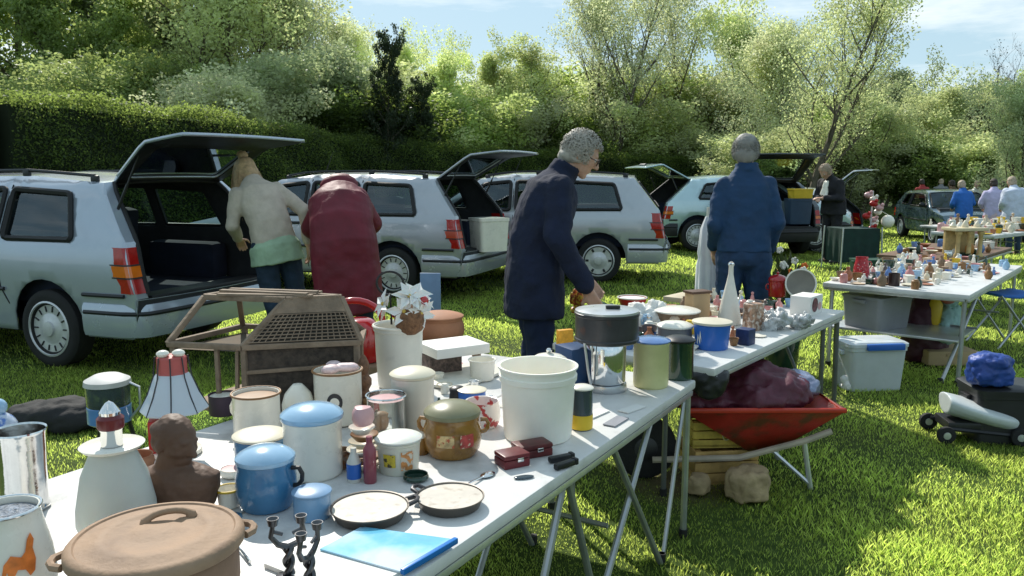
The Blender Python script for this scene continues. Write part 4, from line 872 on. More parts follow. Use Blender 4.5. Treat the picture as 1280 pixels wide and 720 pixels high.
# bucket and neighbours
vessel('bucket', 'big plain white plastic bucket in the middle of the near table', 'bucket', 672, 562, 104, 96, [(0,0),(.82,0),(.86,.015),(.88,.05),(.96,.80),(1.0,.81),(1.01,.88),(.97,.89),(.985,.97),(1.03,.975),(1.035,1),(.97,1),(.95,.95),(.86,.06),(0,.05)], wpl, n=48)
vessel('bowl', 'white bowl with red flecks left of the white bucket', 'bowl', 603, 540, 48, 34, BEL, M('red_fleck_china', (.70,.66,.64), .3, var=.1, vs=14, c2=(.42,.05,.05), c2t=(.56,.6)))
vessel('teapot', 'white enamel teapot whose knobbed lid shows behind the bucket', 'teapot', 686, 505, 52, 46, BEL, ew, lid=ew, lidh=.28, kn=silver)
vessel('jar', 'small dark glass jar with yellow base right of the white bucket', 'jar', 727, 540, 28, 52, CYL, smoke, lid=ew, lidh=.1, band=[(.03,.38,yel)])
# dark red boxes
for (px, py, w, h, d, rz, lab, mt) in ((640, 586, 36, 18, 30, .5, 'dark red leather spectacle box at the table edge, front one of two', maroon), (665, 573, 46, 17, 28, .45, 'longer dark red leather box with black clasp behind the front one', M('maroon_dark', (.10,.015,.015), .4, var=.5, vs=30))):
    o, k = boxthing('trinket_box', lab, 'box', px, py, w, h*.6, d, mt, rz=rz, ch=.004); m = MB(); m.box((0, 0, h*.8*k), (w*k*1.02, d*k*1.02, h*.36*k), ch=.006); m.build('lid', mt, o); m = MB(); m.box((w*k*.1, -d*k*.53, h*.6*k), (.02, .006, .012), ch=.002); m.build('clasp', silver, o)
for i, (px, py, l) in enumerate(((700, 577, 'black handled penknife lying beside the dark red boxes, upper one'), (706, 585, 'black handled penknife lying beside the dark red boxes, lower one'))):
    p = pt(px, py, TZ); m = MB(); m.box((0, 0, .011), (.075, .02, .018), ch=.006); m.box((.04, 0, .012), (.012, .022, .019), ch=.003); tag(m.build('penknife', blk, loc=p, rz=.5+i*.2), l, 'penknife', 'penknives by the red boxes')
p = pt(655, 598, TZ); m = MB(); m.ell((0, 0, .004), (.03, .013, .004)); tag(m.build('lens', smoke, loc=p, rz=.3), 'small dark oval lens lying in front of the dark red boxes', 'lens')
# pans
for px, py, w, a, lab in ((463, 657, 98, .35, 'shallow round pan with pale worn inside nearest the blue folder'), (563, 642, 86, 2.7, 'shallow round pan with speckled pale inside nearer the bucket')):
    p, k, R = spot(px, py, w); o = thing('pan', lab, 'pan', p, 0, 'pair of shallow pans')
    MB().lathe([(0,0),(R*.80,0),(R*.88,.004),(R*.99,.026),(R*1.02,.028),(R*1.02,.031),(R*.985,.030),(R*.96,.026)], 44).build('body', M('pan_metal', (.11,.095,.08), .45, .4, var=.25), o)
    MB().lathe([(R*.965,.027),(R*.86,.008),(R*.7,.0062),(1e-4,.006)], 44).build('enamel_inside', M('pan_inside', (.60,.54,.46), .38, var=.12, vs=20, c2=(.40,.33,.26), c2t=(.55,.75), coat=.2), o)
    m = MB(); d = V((math.cos(a), math.sin(a), 0)); s_ = V((-d.y, d.x, 0)); m.tube([d*R*.99+s_*R*.2+V((0,0,.027)), d*R*1.22+s_*R*.16+V((0,0,.033)), d*R*1.28+V((0,0,.034)), d*R*1.22-s_*R*.16+V((0,0,.033)), d*R*.99-s_*R*.2+V((0,0,.027))], .0055, 8); m.build('handle', dsteel, o)
# folder and papers
c = [pt(400, 688, TZ+.012), pt(452, 660, TZ+.012), pt(568, 676, TZ+.012), pt(500, 716, TZ+.012)]
cen = sum(c, V())/4
def slab(name, label, cat, c, z0, th, mat, back=None):
    cen = sum(c, V())/4; cen.z = z0; m = MB(); m.prism([(q.x-cen.x, q.y-cen.y) for q in c], 0, th); o = m.build(name, mat, loc=cen, angle=None); return tag(o, label, cat)
fo = slab('folder', 'glossy pale blue folder lying at the table edge before the pans', 'folder', c, TZ+.012, .004, M('folder_blue', (.16,.55,.78), .16, coat=.6, var=.3, vs=3, c2=(.62,.74,.84), c2t=(.42,.62)))
mb_ = MB(); e1 = c[2]-c[3]; pz = V((0, 0, 1)); d_ = V((e1.x, e1.y, 0)).normalized(); n_ = V((d_.y, -d_.x, 0)); cc = (c[2]+c[3])/2-sum(c, V())/4
mb_.box((cc.x+n_.x*.006, cc.y+n_.y*.006, .0035), (e1.length, .012, .014), rotz(math.atan2(d_.y, d_.x)), ch=.003); mb_.build('spine', M('folder_edge', (.01,.16,.50), .3), fo)
c2_ = [pt(330, 708, TZ+.004), pt(404, 684, TZ+.004), pt(512, 712, TZ+.004), pt(440, 752, TZ+.004)]
slab('notebook', 'white notebook with black edge under the blue folder', 'notebook', c2_, TZ+.001, .010, paper)
# wrought candlesticks
for i, (px, py, lab) in enumerate(((362, 728, 'twisted dark metal candlestick with open arms, left of the pair'), (388, 742, 'twisted dark metal candlestick with forked top, right of the pair'))):
    p, k, R = spot(px, py, 40); o = thing('candlestick', lab, 'candlestick', p, .3+i*.9, 'pair of twisted candlesticks'); u = k
    m = MB(); m.lathe([(0,0),(18*u,0),(18*u,3*u),(7*u,6*u),(1e-4,7*u)], 20); m.build('foot', iron, o)
    m = MB(); m.tube([(4*u*math.cos(t*3), 4*u*math.sin(t*3), 5*u+t*18*u) for t in np.linspace(0, 2.2, 22)], [4*u]*22, 8); m.tube([(-4*u*math.cos(t*3), -4*u*math.sin(t*3), 5*u+t*18*u) for t in np.linspace(0, 2.2, 22)], [4*u]*22, 8); m.build('stem', iron, o)
    for s_ in (-1, 1):
        m = MB(); m.tube([(0, 0, 42*u), (s_*12*u, 2*u, 46*u), (s_*20*u, 0, 58*u), (s_*17*u, -2*u, 74*u)], [4.5*u, 4*u, 3.5*u, 3*u], 8); m.tube([(s_*6*u, 0, 60*u), (s_*20*u, 0, 66*u)], 2.4*u, 6); m.lathe([(0,0),(6*u,1*u),(7.5*u,10*u),(6.5*u,10*u),(1e-4,3*u)], 14, c=(s_*17*u, -2*u, 73*u)); m.build('arm', iron, o)
# steel urn and far end of the near table
p, k, R = spot(757, 492, 84); u = k; o = thing('urn', 'tall steel urn with wide dark band at the far end of the near table', 'urn', p)
MB().lathe([(0,0),(26*u,0),(27*u,3*u),(26*u,9*u),(22*u,11*u),(1e-4,11*u)], 40).build('foot_ring', M('brushed_steel', (.5,.52,.54), .28, .9, var=.1), o)
MB().lathe([(24*u,11*u),(25*u,13*u),(25*u,62*u),(24*u,64*u)], 44).build('barrel', M('mirror_steel', (.68,.71,.74), .07, 1, var=.08, bump=.08, bs=6), o)
MB().lathe([(24*u,62*u),(38*u,63*u),(41*u,65*u),(41*u,68*u),(40*u,69*u),(40*u,96*u),(41*u,97*u),(41*u,100*u),(39*u,101*u)], 48).build('band', M('dark_band', (.05,.05,.055), .35, .3, var=.25, c2=(.12,.05,.035), c2t=(.6,.75)), o)
lo = MB().lathe([(40*u,100*u),(40*u,103*u),(30*u,105*u),(10*u,106*u),(1e-4,106*u)], 48).build('lid', M('pale_steel', (.60,.62,.64), .3, .6), o); MB().box((6*u, -10*u, 108*u), (18*u, 6*u, 4*u), ch=.003).build('lid_grip', blk, lo)
for a in (.9, -2.4):
    m = MB(); m.tube([(41*u*math.cos(a), 41*u*math.sin(a), 66*u), (34*u*math.cos(a), 34*u*math.sin(a), 30*u), (27*u*math.cos(a), 27*u*math.sin(a), 6*u)], 1.8*u, 6); m.build('stay', alu, o)
vessel('canister', 'yellow green canister with blue flowered lid beside the steel urn', 'canister', 813, 488, 46, 58, CYL, lime, lid=cb, lidh=.1)
vessel('jar', 'dark green glass jar with black lid at the far corner of the near table', 'jar', 848, 477, 38, 48, CYL, dgreen, lid=blk, lidh=.14)
o, k = boxthing('crate', 'dark blue plastic crate hidden behind the steel urn', 'crate', 722, 487, 40, 52, 40, M('navy_plastic', (.02,.06,.16), .4), rz=.5)
o, k = boxthing('packet', 'orange and yellow packet standing between the person in navy and the urn', 'packet', 706, 446, 20, 34, 8, M('orange_packet', (.72,.34,.03), .5, var=.3, vs=30), rz=.4, z=TZ)
for i, (px, py, a) in enumerate(((745, 518, .9), (770, 528, 1.0), (790, 512, .8))):
    cq = pt(px, py, TZ); m = MB(); m.box((0, 0, .003+.0), (.11, .045, .004)); tag(m.build('leaflet', paper if i != 1 else M('grey_card', (.25,.26,.29), .6), loc=cq+V((0,0,.001)), rz=a), ['white leaflet flat on the table before the steel urn', 'dark grey card flat on the table before the steel urn', 'white leaflet flat on the table below the yellow green canister'][i], 'leaflet', 'leaflets before the urn')
# small bits among the left pots
vessel('pot', 'dark little tub behind the white canister with wooden rim', 'pot', 280, 522, 36, 26, CYL, M('dark_purple', (.06,.04,.06), .5), fill=ew)
vessel('dish', 'tiny white dish with sweets beside the cream lidded pot', 'dish', 292, 600, 34, 10, BEL, ew, fill=pink)
# pale lantern and camping stove on the grass behind
p = pt(120, 552, .35); p = at(120, 3.55); o = thing('stove', 'black and blue camping stove with pale top standing on a tripod behind the table', 'stove', p)
u = .0036
MB().lathe([(0,.36),(22*u,.36),(26*u,.37),(26*u,.37+20*u),(25*u,.37+21*u),(1e-4,.37+21*u)], 28).build('tank', M('stove_blue', (.10,.25,.55), .3, coat=.4), o); MB().lathe([(25*u,.37+21*u),(26*u,.37+23*u),(26*u,.37+48*u),(1e-4,.37+48*u)], 28).build('housing', smoke, o); MB().lathe([(28*u,.37+48*u),(27*u,.37+54*u),(16*u,.37+60*u),(1e-4,.37+61*u)], 28).build('top', M('pale_grey', (.55,.54,.52), .5), o)
for i in range(3):
    a = 2.1*i+.5; m = MB(); m.tube([(20*u*math.cos(a), 20*u*math.sin(a), .38), (44*u*math.cos(a), 44*u*math.sin(a), -.01)], .010, 6); m.build('leg', blk, o)
m = MB(); m.tube([(26*u, 0, .38), (40*u, 0, .44), (40*u, 0, .53), (28*u, 0, .55)], .006, 6); m.build('side_pipe', alu, o)
# ------------------------------------------------------------------ the wire fronted hutch
def hutch():
    p = pt(330, 510, TZ); k = mpp(p); u = k*1.06; W_, D_ = 205*u, 112*u; o = thing('hutch', 'wooden animal hutch with sloping wire mesh roof standing at the back of the near table', 'hutch', V((-.86, 2.88, TZ)), math.radians(-12)); hz, tz_ = 78*u, 128*u
    def bar(a, b, r=3.2*u, name='batten'):
        a, b = V(a), V(b); d = b-a; m = MB(); x, y, z = frame(d); m.box((a+b)/2, (r*2, r*2, d.length), Matrix((x, y, z)).transposed(), ch=r*.3); return m.build(name, gwood, o)
    X, Y = W_/2, D_/2; tx, ty = W_*.27, D_*.16
    low = [(-X, -Y), (-X*.12, -Y), (X, -Y*.05), (X*.8, Y), (-X*.75, Y)]
    A, B, C_, Dd, E = [V((x, y, 0)) for x, y in low]; up = V((0, 0, hz))
    for q_ in (A, B, C_, Dd, E): bar(q_, q_+up, name='post')
    eaves = [q_*1.05+up for q_ in (A, B, C_, Dd, E)]
    for i in range(5): bar(eaves[i], eaves[(i+1) % 5], name='eaves_rail')
    T1, T2, T3, T4 = V((-tx*1.5, -ty, tz_)), V((X*.22, -ty, tz_)), V((X*.76, Y*.2, tz_)), V((-tx*1.2, Y*.5, tz_))
    for a, b in ((eaves[0], T1), (eaves[1], T2), (eaves[2], T3), (eaves[3], T3.lerp(T4, .2)), (eaves[4], T4)): bar(a, b, name='rafter')
    for a, b in ((T1, T2), (T2, T3), (T3, T4), (T4, T1)): bar(a, b, 3.5*u, 'ridge_rail')
    m = MB(); rn = random.Random(2)
    for i in range(5): m.box((T1+T2+T3+T4)/4+V((rn.uniform(-.01, .01)+.01, (i-2)*8*u, 4*u+i % 2*2*u)), (W_*.56, 8*u, 3*u), rotz(rn.uniform(-.05, .12)), ch=.001)
    m.build('roof_boards', gwood, o)
    dk = M('hutch_mesh', (.07,.055,.04), .8, var=.5, vs=60, bump=.8, bs=90)
    # right slope: wire mesh over a dark board
    def quad(a, b, c, d, nm, mat, off=0):
        m = MB(); n_ = (b-a).cross(d-a).normalized(); m.grid(lambda s, t: a.lerp(b, s).lerp(d.lerp(c, s), t)+n_*off, 6, 6); return m.build(nm, mat, o, fix=False)
    quad(eaves[1], eaves[2], T3, T2, 'mesh_backing', M('hutch_dark', (.030,.026,.02), .9), -.006*0+.004)
    wm = MB(); a, b, c, d = eaves[1], eaves[2], T3, T2; n_ = (b-a).cross(d-a).normalized()
    if n_.z < 0: n_ = -n_
    Pq = lambda s, t: a.lerp(b, s).lerp(d.lerp(c, s), t)+n_*.008
    for i in range(19):
        s = i/18; wm.tube([Pq(s, .08), Pq(s, .66)], .0022, 4)
    for j in range(9): t = .08+j/8*.58; wm.tube([Pq(0, t), Pq(1, t)], .0022, 4)
    wm.build('wire_mesh', gwood, o, angle=None)
    m = MB(); m.grid(lambda s, t: Pq(s, .68+.30*t)+n_*.002, 4, 3); m.build('upper_board', gwood, o, fix=False)
    quad(B+V((0,0,0)), C_, C_+up*.97, B+up*.97, 'side_panel', M('hutch_panel', (.055,.042,.032), .8, var=.6, vs=40, bump=.6, bs=50)); quad(C_, Dd, Dd+up*.97, C_+up*.97, 'back_panel', dk); 
    bar(B+up*.62+V((0,-.004,0)), C_+up*.66+V((0,-.004,0)), 2.2*u, 'side_batten')
    quad(eaves[0]*.97, eaves[1]*.97, eaves[1].lerp(eaves[2], .5)*.9, eaves[4]*.95, 'shelf', M('hutch_shelf', (.10,.07,.04), .85, var=.4), -.01)
    m = MB(); fl_ = [q_ for q_ in (A, B, C_, Dd, E)]; m.prism([(q_.x, q_.y) for q_ in fl_], 0, .012); m.build('floor_board', wood, o)
    bar(A.lerp(B, .62), A.lerp(B, .62)+up, 2.4*u, 'post'); bar(B+V((-12*u,0,0)), B+V((-8*u,0,hz*.98)), 2*u, 'post')
    quad(T1.lerp(T2, .05), T1.lerp(T2, .62), T4.lerp(T3, .62), T4.lerp(T3, .05), 'sheet', M('olive_board', (.35,.33,.16), .6, var=.3), -.012)  # flat sheet under the roof boards, mottled yellowish olive
hutch()
# more goods between the pots
r, p, k, R, H = vessel('ornament', 'tall carved brown wooden ornament between the black emblem canister and the tall planter', 'ornament', 456, 515, 22, 72, [(0,0),(1,0),(1,.06),(.6,.12),(.8,.25),(.55,.36),(.9,.45),(.9,.55),(.5,.64),(.75,.74),(.6,.85),(.3,.95),(1e-3,1)], M('carved_wood', (.17,.085,.045), .6, var=.5, vs=50, bump=.6, bs=60))
vessel('teapot', 'small brown teapot between the two white canisters at the back', 'teapot', 470, 528, 34, 22, BEL, brownrim, lid=brownrim, lidh=.3, kn=brownrim, handles=[(2.6, .6, .6, brownrim)])
vessel('mug', 'cream mug with blue band left of the pale blue lidded canister', 'mug', 356, 585, 24, 26, CYL, cream, band=[(.3,.6,cb)], handles=[(3.6, .55, .6, cream)])
vessel('tin', 'rusty small tin can right of the pale blue lidded canister', 'tin', 428, 588, 22, 24, CYL, M('rusty_tin', (.34,.26,.20), .5, .4, var=.4, vs=30, c2=(.25,.10,.04), c2t=(.48,.6)))
vessel('jar', 'small honey jar with white lid left of the amber casserole', 'jar', 527, 570, 18, 22, CYL, amb, lid=ew, lidh=.18)
vessel('bowl', 'small white bowl behind the clear plastic tub', 'bowl', 505, 560, 34, 14, BEL, ew)
vessel('bowl', 'brown earthenware bowl to the left of the table lantern', 'bowl', 172, 592, 44, 18, BEL, terra)
vessel('cup', 'white cup with gold rim right of the dark clay bust', 'cup', 287, 638, 30, 24, TAP, ew, rim=yel, handles=[(.3, .6, .6, ew)])
vessel('tin', 'round silver tin lid up between the clay bust and the blue pot', 'tin', 286, 668, 34, 14, CYL, silver, lid=silver, lidh=.2)
vessel('pot', 'small grey stoneware pot behind the red lens of the spectacle boxes', 'pot', 612, 560, 26, 20, BEL, M('stone_grey', (.30,.29,.27), .6, var=.2)) if False else None
vessel('ashtray', 'green glass ashtray by the near pan handle', 'ashtray', 520, 606, 34, 8, BEL, dgreen)
vessel('pot', 'stacked white flower pot at the back beside the flat grey tray', 'pot', 603, 478, 34, 26, TAP, ew, rim=ew)
vessel('tin', 'blue biscuit tin with cream lid behind the flecked bowl', 'tin', 590, 512, 36, 20, CYL, blu, lid=cream, lidh=.15)
for i, (px, py, a, l) in enumerate(((540, 622, .4, 'silver table spoon lying above the two pans'), (300, 690, 2.2, 'silver table spoon lying by the brown casserole'), (590, 606, 1.0, 'silver table spoon lying left of the red boxes'))):
    p = pt(px, py, TZ); m = MB(); m.tube([(-.07, 0, .006), (0, 0, .009), (.05, 0, .005)], [.004, .0025, .003], 6); m.ell((.075, 0, .005), (.028, .017, .004), n=12); tag(m.build('spoon', silver, loc=p, rz=a), l, 'spoon', 'spoons on the near table')
# red watering can behind
p = at(446, 3.75); o = thing('watering_can', 'shiny red watering can with hooped handle behind the hutch', 'watering can', V((p.x, p.y, TZ-.05)))
MB().lathe([(0,0),(.10,0),(.105,.02),(.10,.16),(.07,.19),(.05,.2),(1e-4,.2)], 28).build('body', redg, o)
m = MB(); m.tube([(-.09+.0, 0, .12)]+[(-.02+.135*math.cos(t), -.02, .19+.10*math.sin(t)) for t in np.linspace(PI*.95, .0, 12)]+[(.10, 0, .1)], .016, 10); m.build('handle', redg, o)
m = MB(); m.tube([(.07, .0, .05), (.15, -.02, .14), (.19, -.03, .2)], [.02, .016, .013], 10); m.build('spout', redg, o); m = MB(); m.lathe([(.013,0),(.035,.02),(.036,.026),(1e-4,.028)], 18, c=(.19, -.03, .2)); m.build('rose', redg, o)
st = at(446, 3.75); m = MB(); m.box((0, 0, .3), (.34, .3, .61), ch=.01); m.box((0, -.155, .42), (.26, .012, .03), ch=.004); tag(m.build('crate', wood, loc=V((st.x, st.y+.02, 0))), 'upturned wooden crate under the red watering can', 'crate')
# ================================================================== people
skin = M('skin', (.52,.31,.22), .5, var=.1, vs=14, sss=.12, bump=.05, bs=80); eyew = M('eye_white', (.6,.58,.55), .2); leather = M('shoe_leather', (.02,.017,.015), .45)
Y = V((0, 1, 0))
def rg(c, tan, rx, ry, n=28, flat=0):             # ring across a limb or trunk; rx along the front, ry sideways
    tan = V(tan).normalized(); f = Y.cross(tan).normalized(); out = []
    for i in range(n):
        t = 2*PI*i/n; cx, sy = math.cos(t), math.sin(t)
        e = .82; out.append(V(c)+f*rx*math.copysign(abs(cx)**e, cx)+Y*ry*math.copysign(abs(sy)**e, sy))
    return out
def hand(mb, w, d, nrm, thumb, s=1.0, curl=.5):    # palm, four unequal fingers, thumb from the side of the palm
    d = V(d).normalized(); nrm = V(nrm); nrm = (nrm-d*nrm.dot(d)).normalized(); th = d.cross(nrm)*thumb
    for q in (-.026, -.009, .009, .026): mb.cap(w+th*q*.6*s, .016*s, w+d*.082*s+th*q*s, .0125*s, n=8)
    for q, L in ((.029, .070), (.010, .080), (-.010, .074), (-.029, .058)):
        p = w+d*.085*s+th*q*s; a = curl*.5
        for k, f in enumerate((.46, .32, .22)):
            v = d*math.cos(a)+nrm*math.sin(a); e = p+v*L*f*s; mb.cap(p, (.0098-.001*k)*s, e, (.0092-.0012*k)*s, n=8); p = e; a += curl
    p = w+d*.025*s+th*.026*s; v = (d*.6+th*.75+nrm*.25).normalized(); e = p+v*.042*s; mb.cap(p, .0125*s, e, .0105*s, n=8); v = (d*.9+th*.2+nrm*.35).normalized(); mb.cap(e, .0105*s, e+v*.034*s, .008*s, n=8)
def strands(c, f, u, n, ln, mat, parent, seed=1, mode='curl', rad=(.104, .084, .10), name='hair_strands', wd=.004, lo=-.55):
    r = random.Random(seed); s = u.cross(f); mb = MB()
    for i in range(n):
        while True:
            d = V((r.gauss(0, 1), r.gauss(0, 1), r.gauss(0, 1))).normalized()
            if d.z > lo and not (d.x > .55 and d.z < .42): break
        p = c-f*.012+u*.03+f*d.x*rad[0]+s*d.y*rad[1]+u*d.z*rad[2]; o = (f*d.x+s*d.y+u*d.z)
        tng = o.cross(V((r.gauss(0, 1), r.gauss(0, 1), r.gauss(0, 1)))).normalized()
        if mode == 'curl':
            L = ln*r.uniform(.6, 1.3); pts = [p, p+o*L*.5+tng*L*.35, p+o*L*.75-tng*L*.1, p+o*L*.55-tng*L*.55]
        else:
            L = ln*r.uniform(.5, 1.1); dn = (V((0, 0, -1))+o*.22+tng*.10).normalized(); pts = [p, p+o*.008+dn*L*.3, p+dn*L*.65+o*.012, p+dn*L]
        b = o.cross(tng)
        vs = []
        for k, q in enumerate(pts): w_ = wd*(1-.25*k); vs += [q+b*w_, q-b*w_]
        mb.add(vs, [(0,1,3,2), (2,3,5,4), (4,5,7,6)])
    return mb.build(name, mat, parent, angle=60, fix=False)
def person(label, loc, rz, bend=0, slump=0, nod=0, turn=0, tilt=0, arms=(), coat=None, hem=.78, bulk=1.0, trousers=None, hair=None, hairmode='curl', scale=1.0, vox=.008, collar=True, skirt=None, group=None, glasses=False, undertop=None, stride=0, shw=.175, lean=0, hood=False, tieback=False, nh=1500, folds=.03, fscale=.11):
    o = thing('person', label, 'person', loc, rz, group); o.scale = (scale,)*3
    if lean: o.rotation_euler = (Matrix.Rotation(math.radians(lean), 3, 'Y') @ rotz(rz)).to_euler()
    P0 = V((0, 0, .93)); b = math.radians(bend); t1 = V((math.sin(b*.55), 0, math.cos(b*.55))); t2 = V((math.sin(b+math.radians(slump)*.5), 0, math.cos(b+math.radians(slump)*.5))); t3 = V((math.sin(b+math.radians(slump)), 0, math.cos(b+math.radians(slump))))
    waist = P0+t1*.16; chest = waist+t2*.22; neck = chest+t3*.17
    hd = b+math.radians(slump+nod*.45); nk = V((math.sin(hd), 0, math.cos(hd))); head = neck+nk*.125+V((.015, 0, 0))
    nd = math.radians(nod); tn = math.radians(turn); f = V((math.cos(nd)*math.cos(tn), math.cos(nd)*math.sin(tn), -math.sin(nd))); sd = V((-math.sin(tn), math.cos(tn), 0)); u = f.cross(sd).normalized()
    if tilt: q = Matrix.Rotation(math.radians(tilt), 3, f); u = q @ u
    mb = MB(); headprims(mb, head, f, u)
    mb.cap(neck-t3*.03, .062, head-u*.05-f*.01, .052); mb.cap(P0+Y*.05, .085, chest+Y*.05, .085); mb.cap(P0-Y*.05, .085, chest-Y*.05, .085); mb.cap(chest, .09, neck, .055)
    legs = []
    for sg in (1, -1):
        hp = P0+Y*sg*.09; st = stride*sg; kn = V((st*.5+.02, sg*.10, .49)); an = V((st-.01, sg*.105, .085)); legs.append((sg, hp, kn, an))
        mb.cap(hp, .07, kn, .05); mb.cap(kn, .056, an, .036); mb.cap(an, .038, an+V((.10, 0, -.05)), .03)
    sl = MB(); slv = []
    for sg, el, wr in arms:
        sh = neck-t3*.10+Y*sg*shw; el = V(el); wr = V(wr); d = (wr-el).normalized()
        mb.cap(sh, .042, el, .036); mb.cap(el, .036, wr, .029); hand(mb, wr+d*.01, d, V((.2, -sg*1.0, -.1)) if abs(d.z) > .6 else V((0, -sg*.3, -1)), sg if abs(d.z) > .6 else -sg, 1.0, .45)
        slv.append((sg, sh, el, wr))
    body = blob(mb, 'body', skin, o, voxel=vox*.8, it=2)
    if coat:
        cb_ = MB(); k = bulk; hz = hem; rings = []
        cen = lambda z: V((-.012*(P0.z-z), 0, z))
        if hz < P0.z-.02: rings += [rg(cen(hz), (0, 0, 1), .150*k, .215*k), rg(cen((hz+P0.z)/2), (0, 0, 1), .152*k, .212*k)]
        rings += [rg(P0, t1, .150*k, .205*k), rg(waist, (t1+t2)/2, .140*k, .192*k), rg(chest-t2*.04, t2, .145*k, .208*k), rg(chest+t3*.06, t3, .135*k, .212*k*shw/.175), rg(neck-t3*.06, t3, .100*k, .185*k*shw/.175), rg(neck-t3*.005, t3, .070, .095), rg(neck+t3*.03, (t3+nk)/2, .064, .068)]
        cb_.loft(rings)
        for sg, sh, el, wr in slv:
            d1 = (el-sh).normalized(); d2 = (wr-el).normalized(); cb_.cap(sh, .076*k, el, .064*k); cb_.cap(el, .066*k, wr-d2*.035, .050*k)
        if collar: cb_.lathe([(.062,-.02),(.080,-.02),(.076,.035),(.070,.04),(.060,.03)], 24, neck+t3*.015, Matrix((Y.cross(t3).normalized(), Y, t3)).transposed())
        if hood:
            cb_.ell(neck+t3*.0-Y.cross(t3)*.06, (.10, .15, .09), n=18); cb_.ell(neck+t3*.05-Y.cross(t3)*.02, (.09, .12, .10), n=18)
        c_ = blob(cb_, 'coat', coat, o, voxel=vox, it=5, disp=folds, dscale=fscale)
    if undertop:
        ub = MB(); ub.loft([rg(V((0, 0, .78)), (0, 0, 1), .160, .205), rg(P0-V((0, 0, .02)), t1, .146, .192), rg(P0+t1*.05, t1, .115, .155)]); blob(ub, 'shirt_hem', undertop, o, voxel=vox, it=4, disp=.02, dscale=.1)
    if skirt:
        kb = MB(); kb.loft([rg((0, 0, .42), (0, 0, 1), .22, .27), rg((0, 0, .7), (0, 0, 1), .17, .22), rg((0, 0, .96), (0, 0, 1), .13, .175)]); blob(kb, 'skirt', skirt, o, voxel=vox, it=3, disp=.04, dscale=.1)
    if trousers:
        tb = MB(); tb.ell(P0+V((0, 0, -.02)), (.135, .18, .12), n=18)
        for sg, hp, kn, an in legs: tb.cap(hp-V((0, 0, .02)), .104, kn, .074); tb.cap(kn, .074, an+V((0, 0, .04)), .062)
        blob(tb, 'trousers', trousers, o, voxel=vox, it=5, disp=.025, dscale=.09)
    for sg, hp, kn, an in legs:
        s_ = MB(); s_.cap(an+V((-.03, 0, -.035)), .043, an+V((.13, sg*.01, -.045)), .037); s_.ell(an+V((.01, 0, .0)), (.055, .046, .05)); s_.box(an+V((.05, 0, -.078)), (.25, .085, .018), ch=.008); blob(s_, 'shoe', leather, o, voxel=max(.007, vox*.8), it=2)
    for q in (1, -1):
        e = MB(); e.ell(head+f*.079+sd*q*.033+u*.014, .0115, n=10); e.build('eye', eyew, o)
        e2 = MB(); e2.ell(head+f*.088+sd*q*.033+u*.014, .0055, n=8); e2.build('iris', leather, o)
    if hair:
        hb = MB(); s = u.cross(f); R = Matrix((f, s, u)).transposed(); hb.ell(head-f*.022+u*.042, (.098, .083, .088), R, 20); hb.ell(head-f*.055-u*.02, (.062, .074, .075), R, 18)
        for q in (1, -1): hb.ell(head-f*.02+s*q*.055+u*.0, (.05, .034, .06), R, 14)
        hh = blob(hb, 'hair', hair, o, voxel=.008, it=3, disp=.022 if hairmode == 'curl' else .010, dscale=.035)
        if tieback: bb = MB(); bb.ell(head-f*.06+u*.13, (.045, .04, .04), R, 14); bb.ell(head-f*.05+u*.155, (.03, .04, .03), R, 12); blob(bb, 'hair_bun', hair, o, voxel=.006, it=1, disp=.02, dscale=.02)
        if nh: strands(head, f, u, nh, .024 if hairmode == 'curl' else (.34 if hairmode == 'long' else .022), hair, hh, seed=len(label), mode='curl' if hairmode == 'curl' else 'long', wd=.0032 if hairmode == 'curl' else (.0026 if hairmode == 'long' else .0016), rad=(.099, .084, .097))
    if glasses:
        g = MB()
        for q in (1, -1):
            c_ = head+f*.100+sd*q*.034+u*.012; g.tube([c_+sd*.025*math.cos(t)+u*.019*math.sin(t) for t in [2*PI*i/16 for i in range(16)]], .0028, 6, closed=True); g.tube([c_+sd*q*.025+u*.004, head+sd*q*.082+u*.012+f*.02, head+sd*q*.082-f*.01+u*.004], .0025, 6)
        g.tube([head+f*.104+sd*.009+u*.014, head+f*.106+u*.018, head+f*.104-sd*.009+u*.014], .0025, 6); g.build('glasses', M('spectacle_frame', (.05,.03,.02), .3), o)
    return o, head, f, u
navy = M('navy_wool', (.0075,.013,.036), .9, var=.25, vs=12, bump=.25, bs=120); navyt = M('navy_trousers', (.010,.020,.060), .85, var=.2, bump=.15, bs=90); bjack = M('blue_jacket', (.008,.040,.105), .75, var=.18, vs=6, bump=.25, bs=60); bjean = M('blue_trousers', (.010,.036,.09), .8, var=.25, vs=8, bump=.2, bs=100)
ghair = M('grey_hair', (.40,.37,.32), .6, var=.18, vs=14); shair = M('short_grey_hair', (.23,.22,.20), .6, var=.2, vs=14); bhair = M('blonde_hair', (.58,.40,.22), .5, var=.3, vs=30); brhair = M('fair_hair', (.42,.33,.24), .6, var=.3, vs=30); dkhair = M('dark_hair', (.04,.028,.02), .5, var=.3)
creamk = M('cream_knit', (.54,.47,.38), .9, var=.15, bump=.25, bs=120); mint = M('mint_cloth', (.36,.50,.34), .85, var=.15); jean = M('dark_jeans', (.02,.04,.07), .85, var=.25); mar = M('maroon_quilt', (.145,.010,.022), .6, var=.22, vs=5, bump=.3, bs=30); blackc = M('black_jacket', (.012,.012,.016), .8, var=.3, bump=.2, bs=80)
p = at(668, 4.5); person('grey curly haired person with glasses in long navy coat stooping over the goods', p, .12, bend=6, slump=22, nod=30, turn=-8, arms=[(-1, (.08, -.26, 1.13), (.25, -.22, .84)), (1, (.14, .26, 1.12), (.32, .16, .86))], coat=navy, hem=.68, bulk=1.06, trousers=navyt, hair=ghair, glasses=True, scale=1.03, nh=1500)
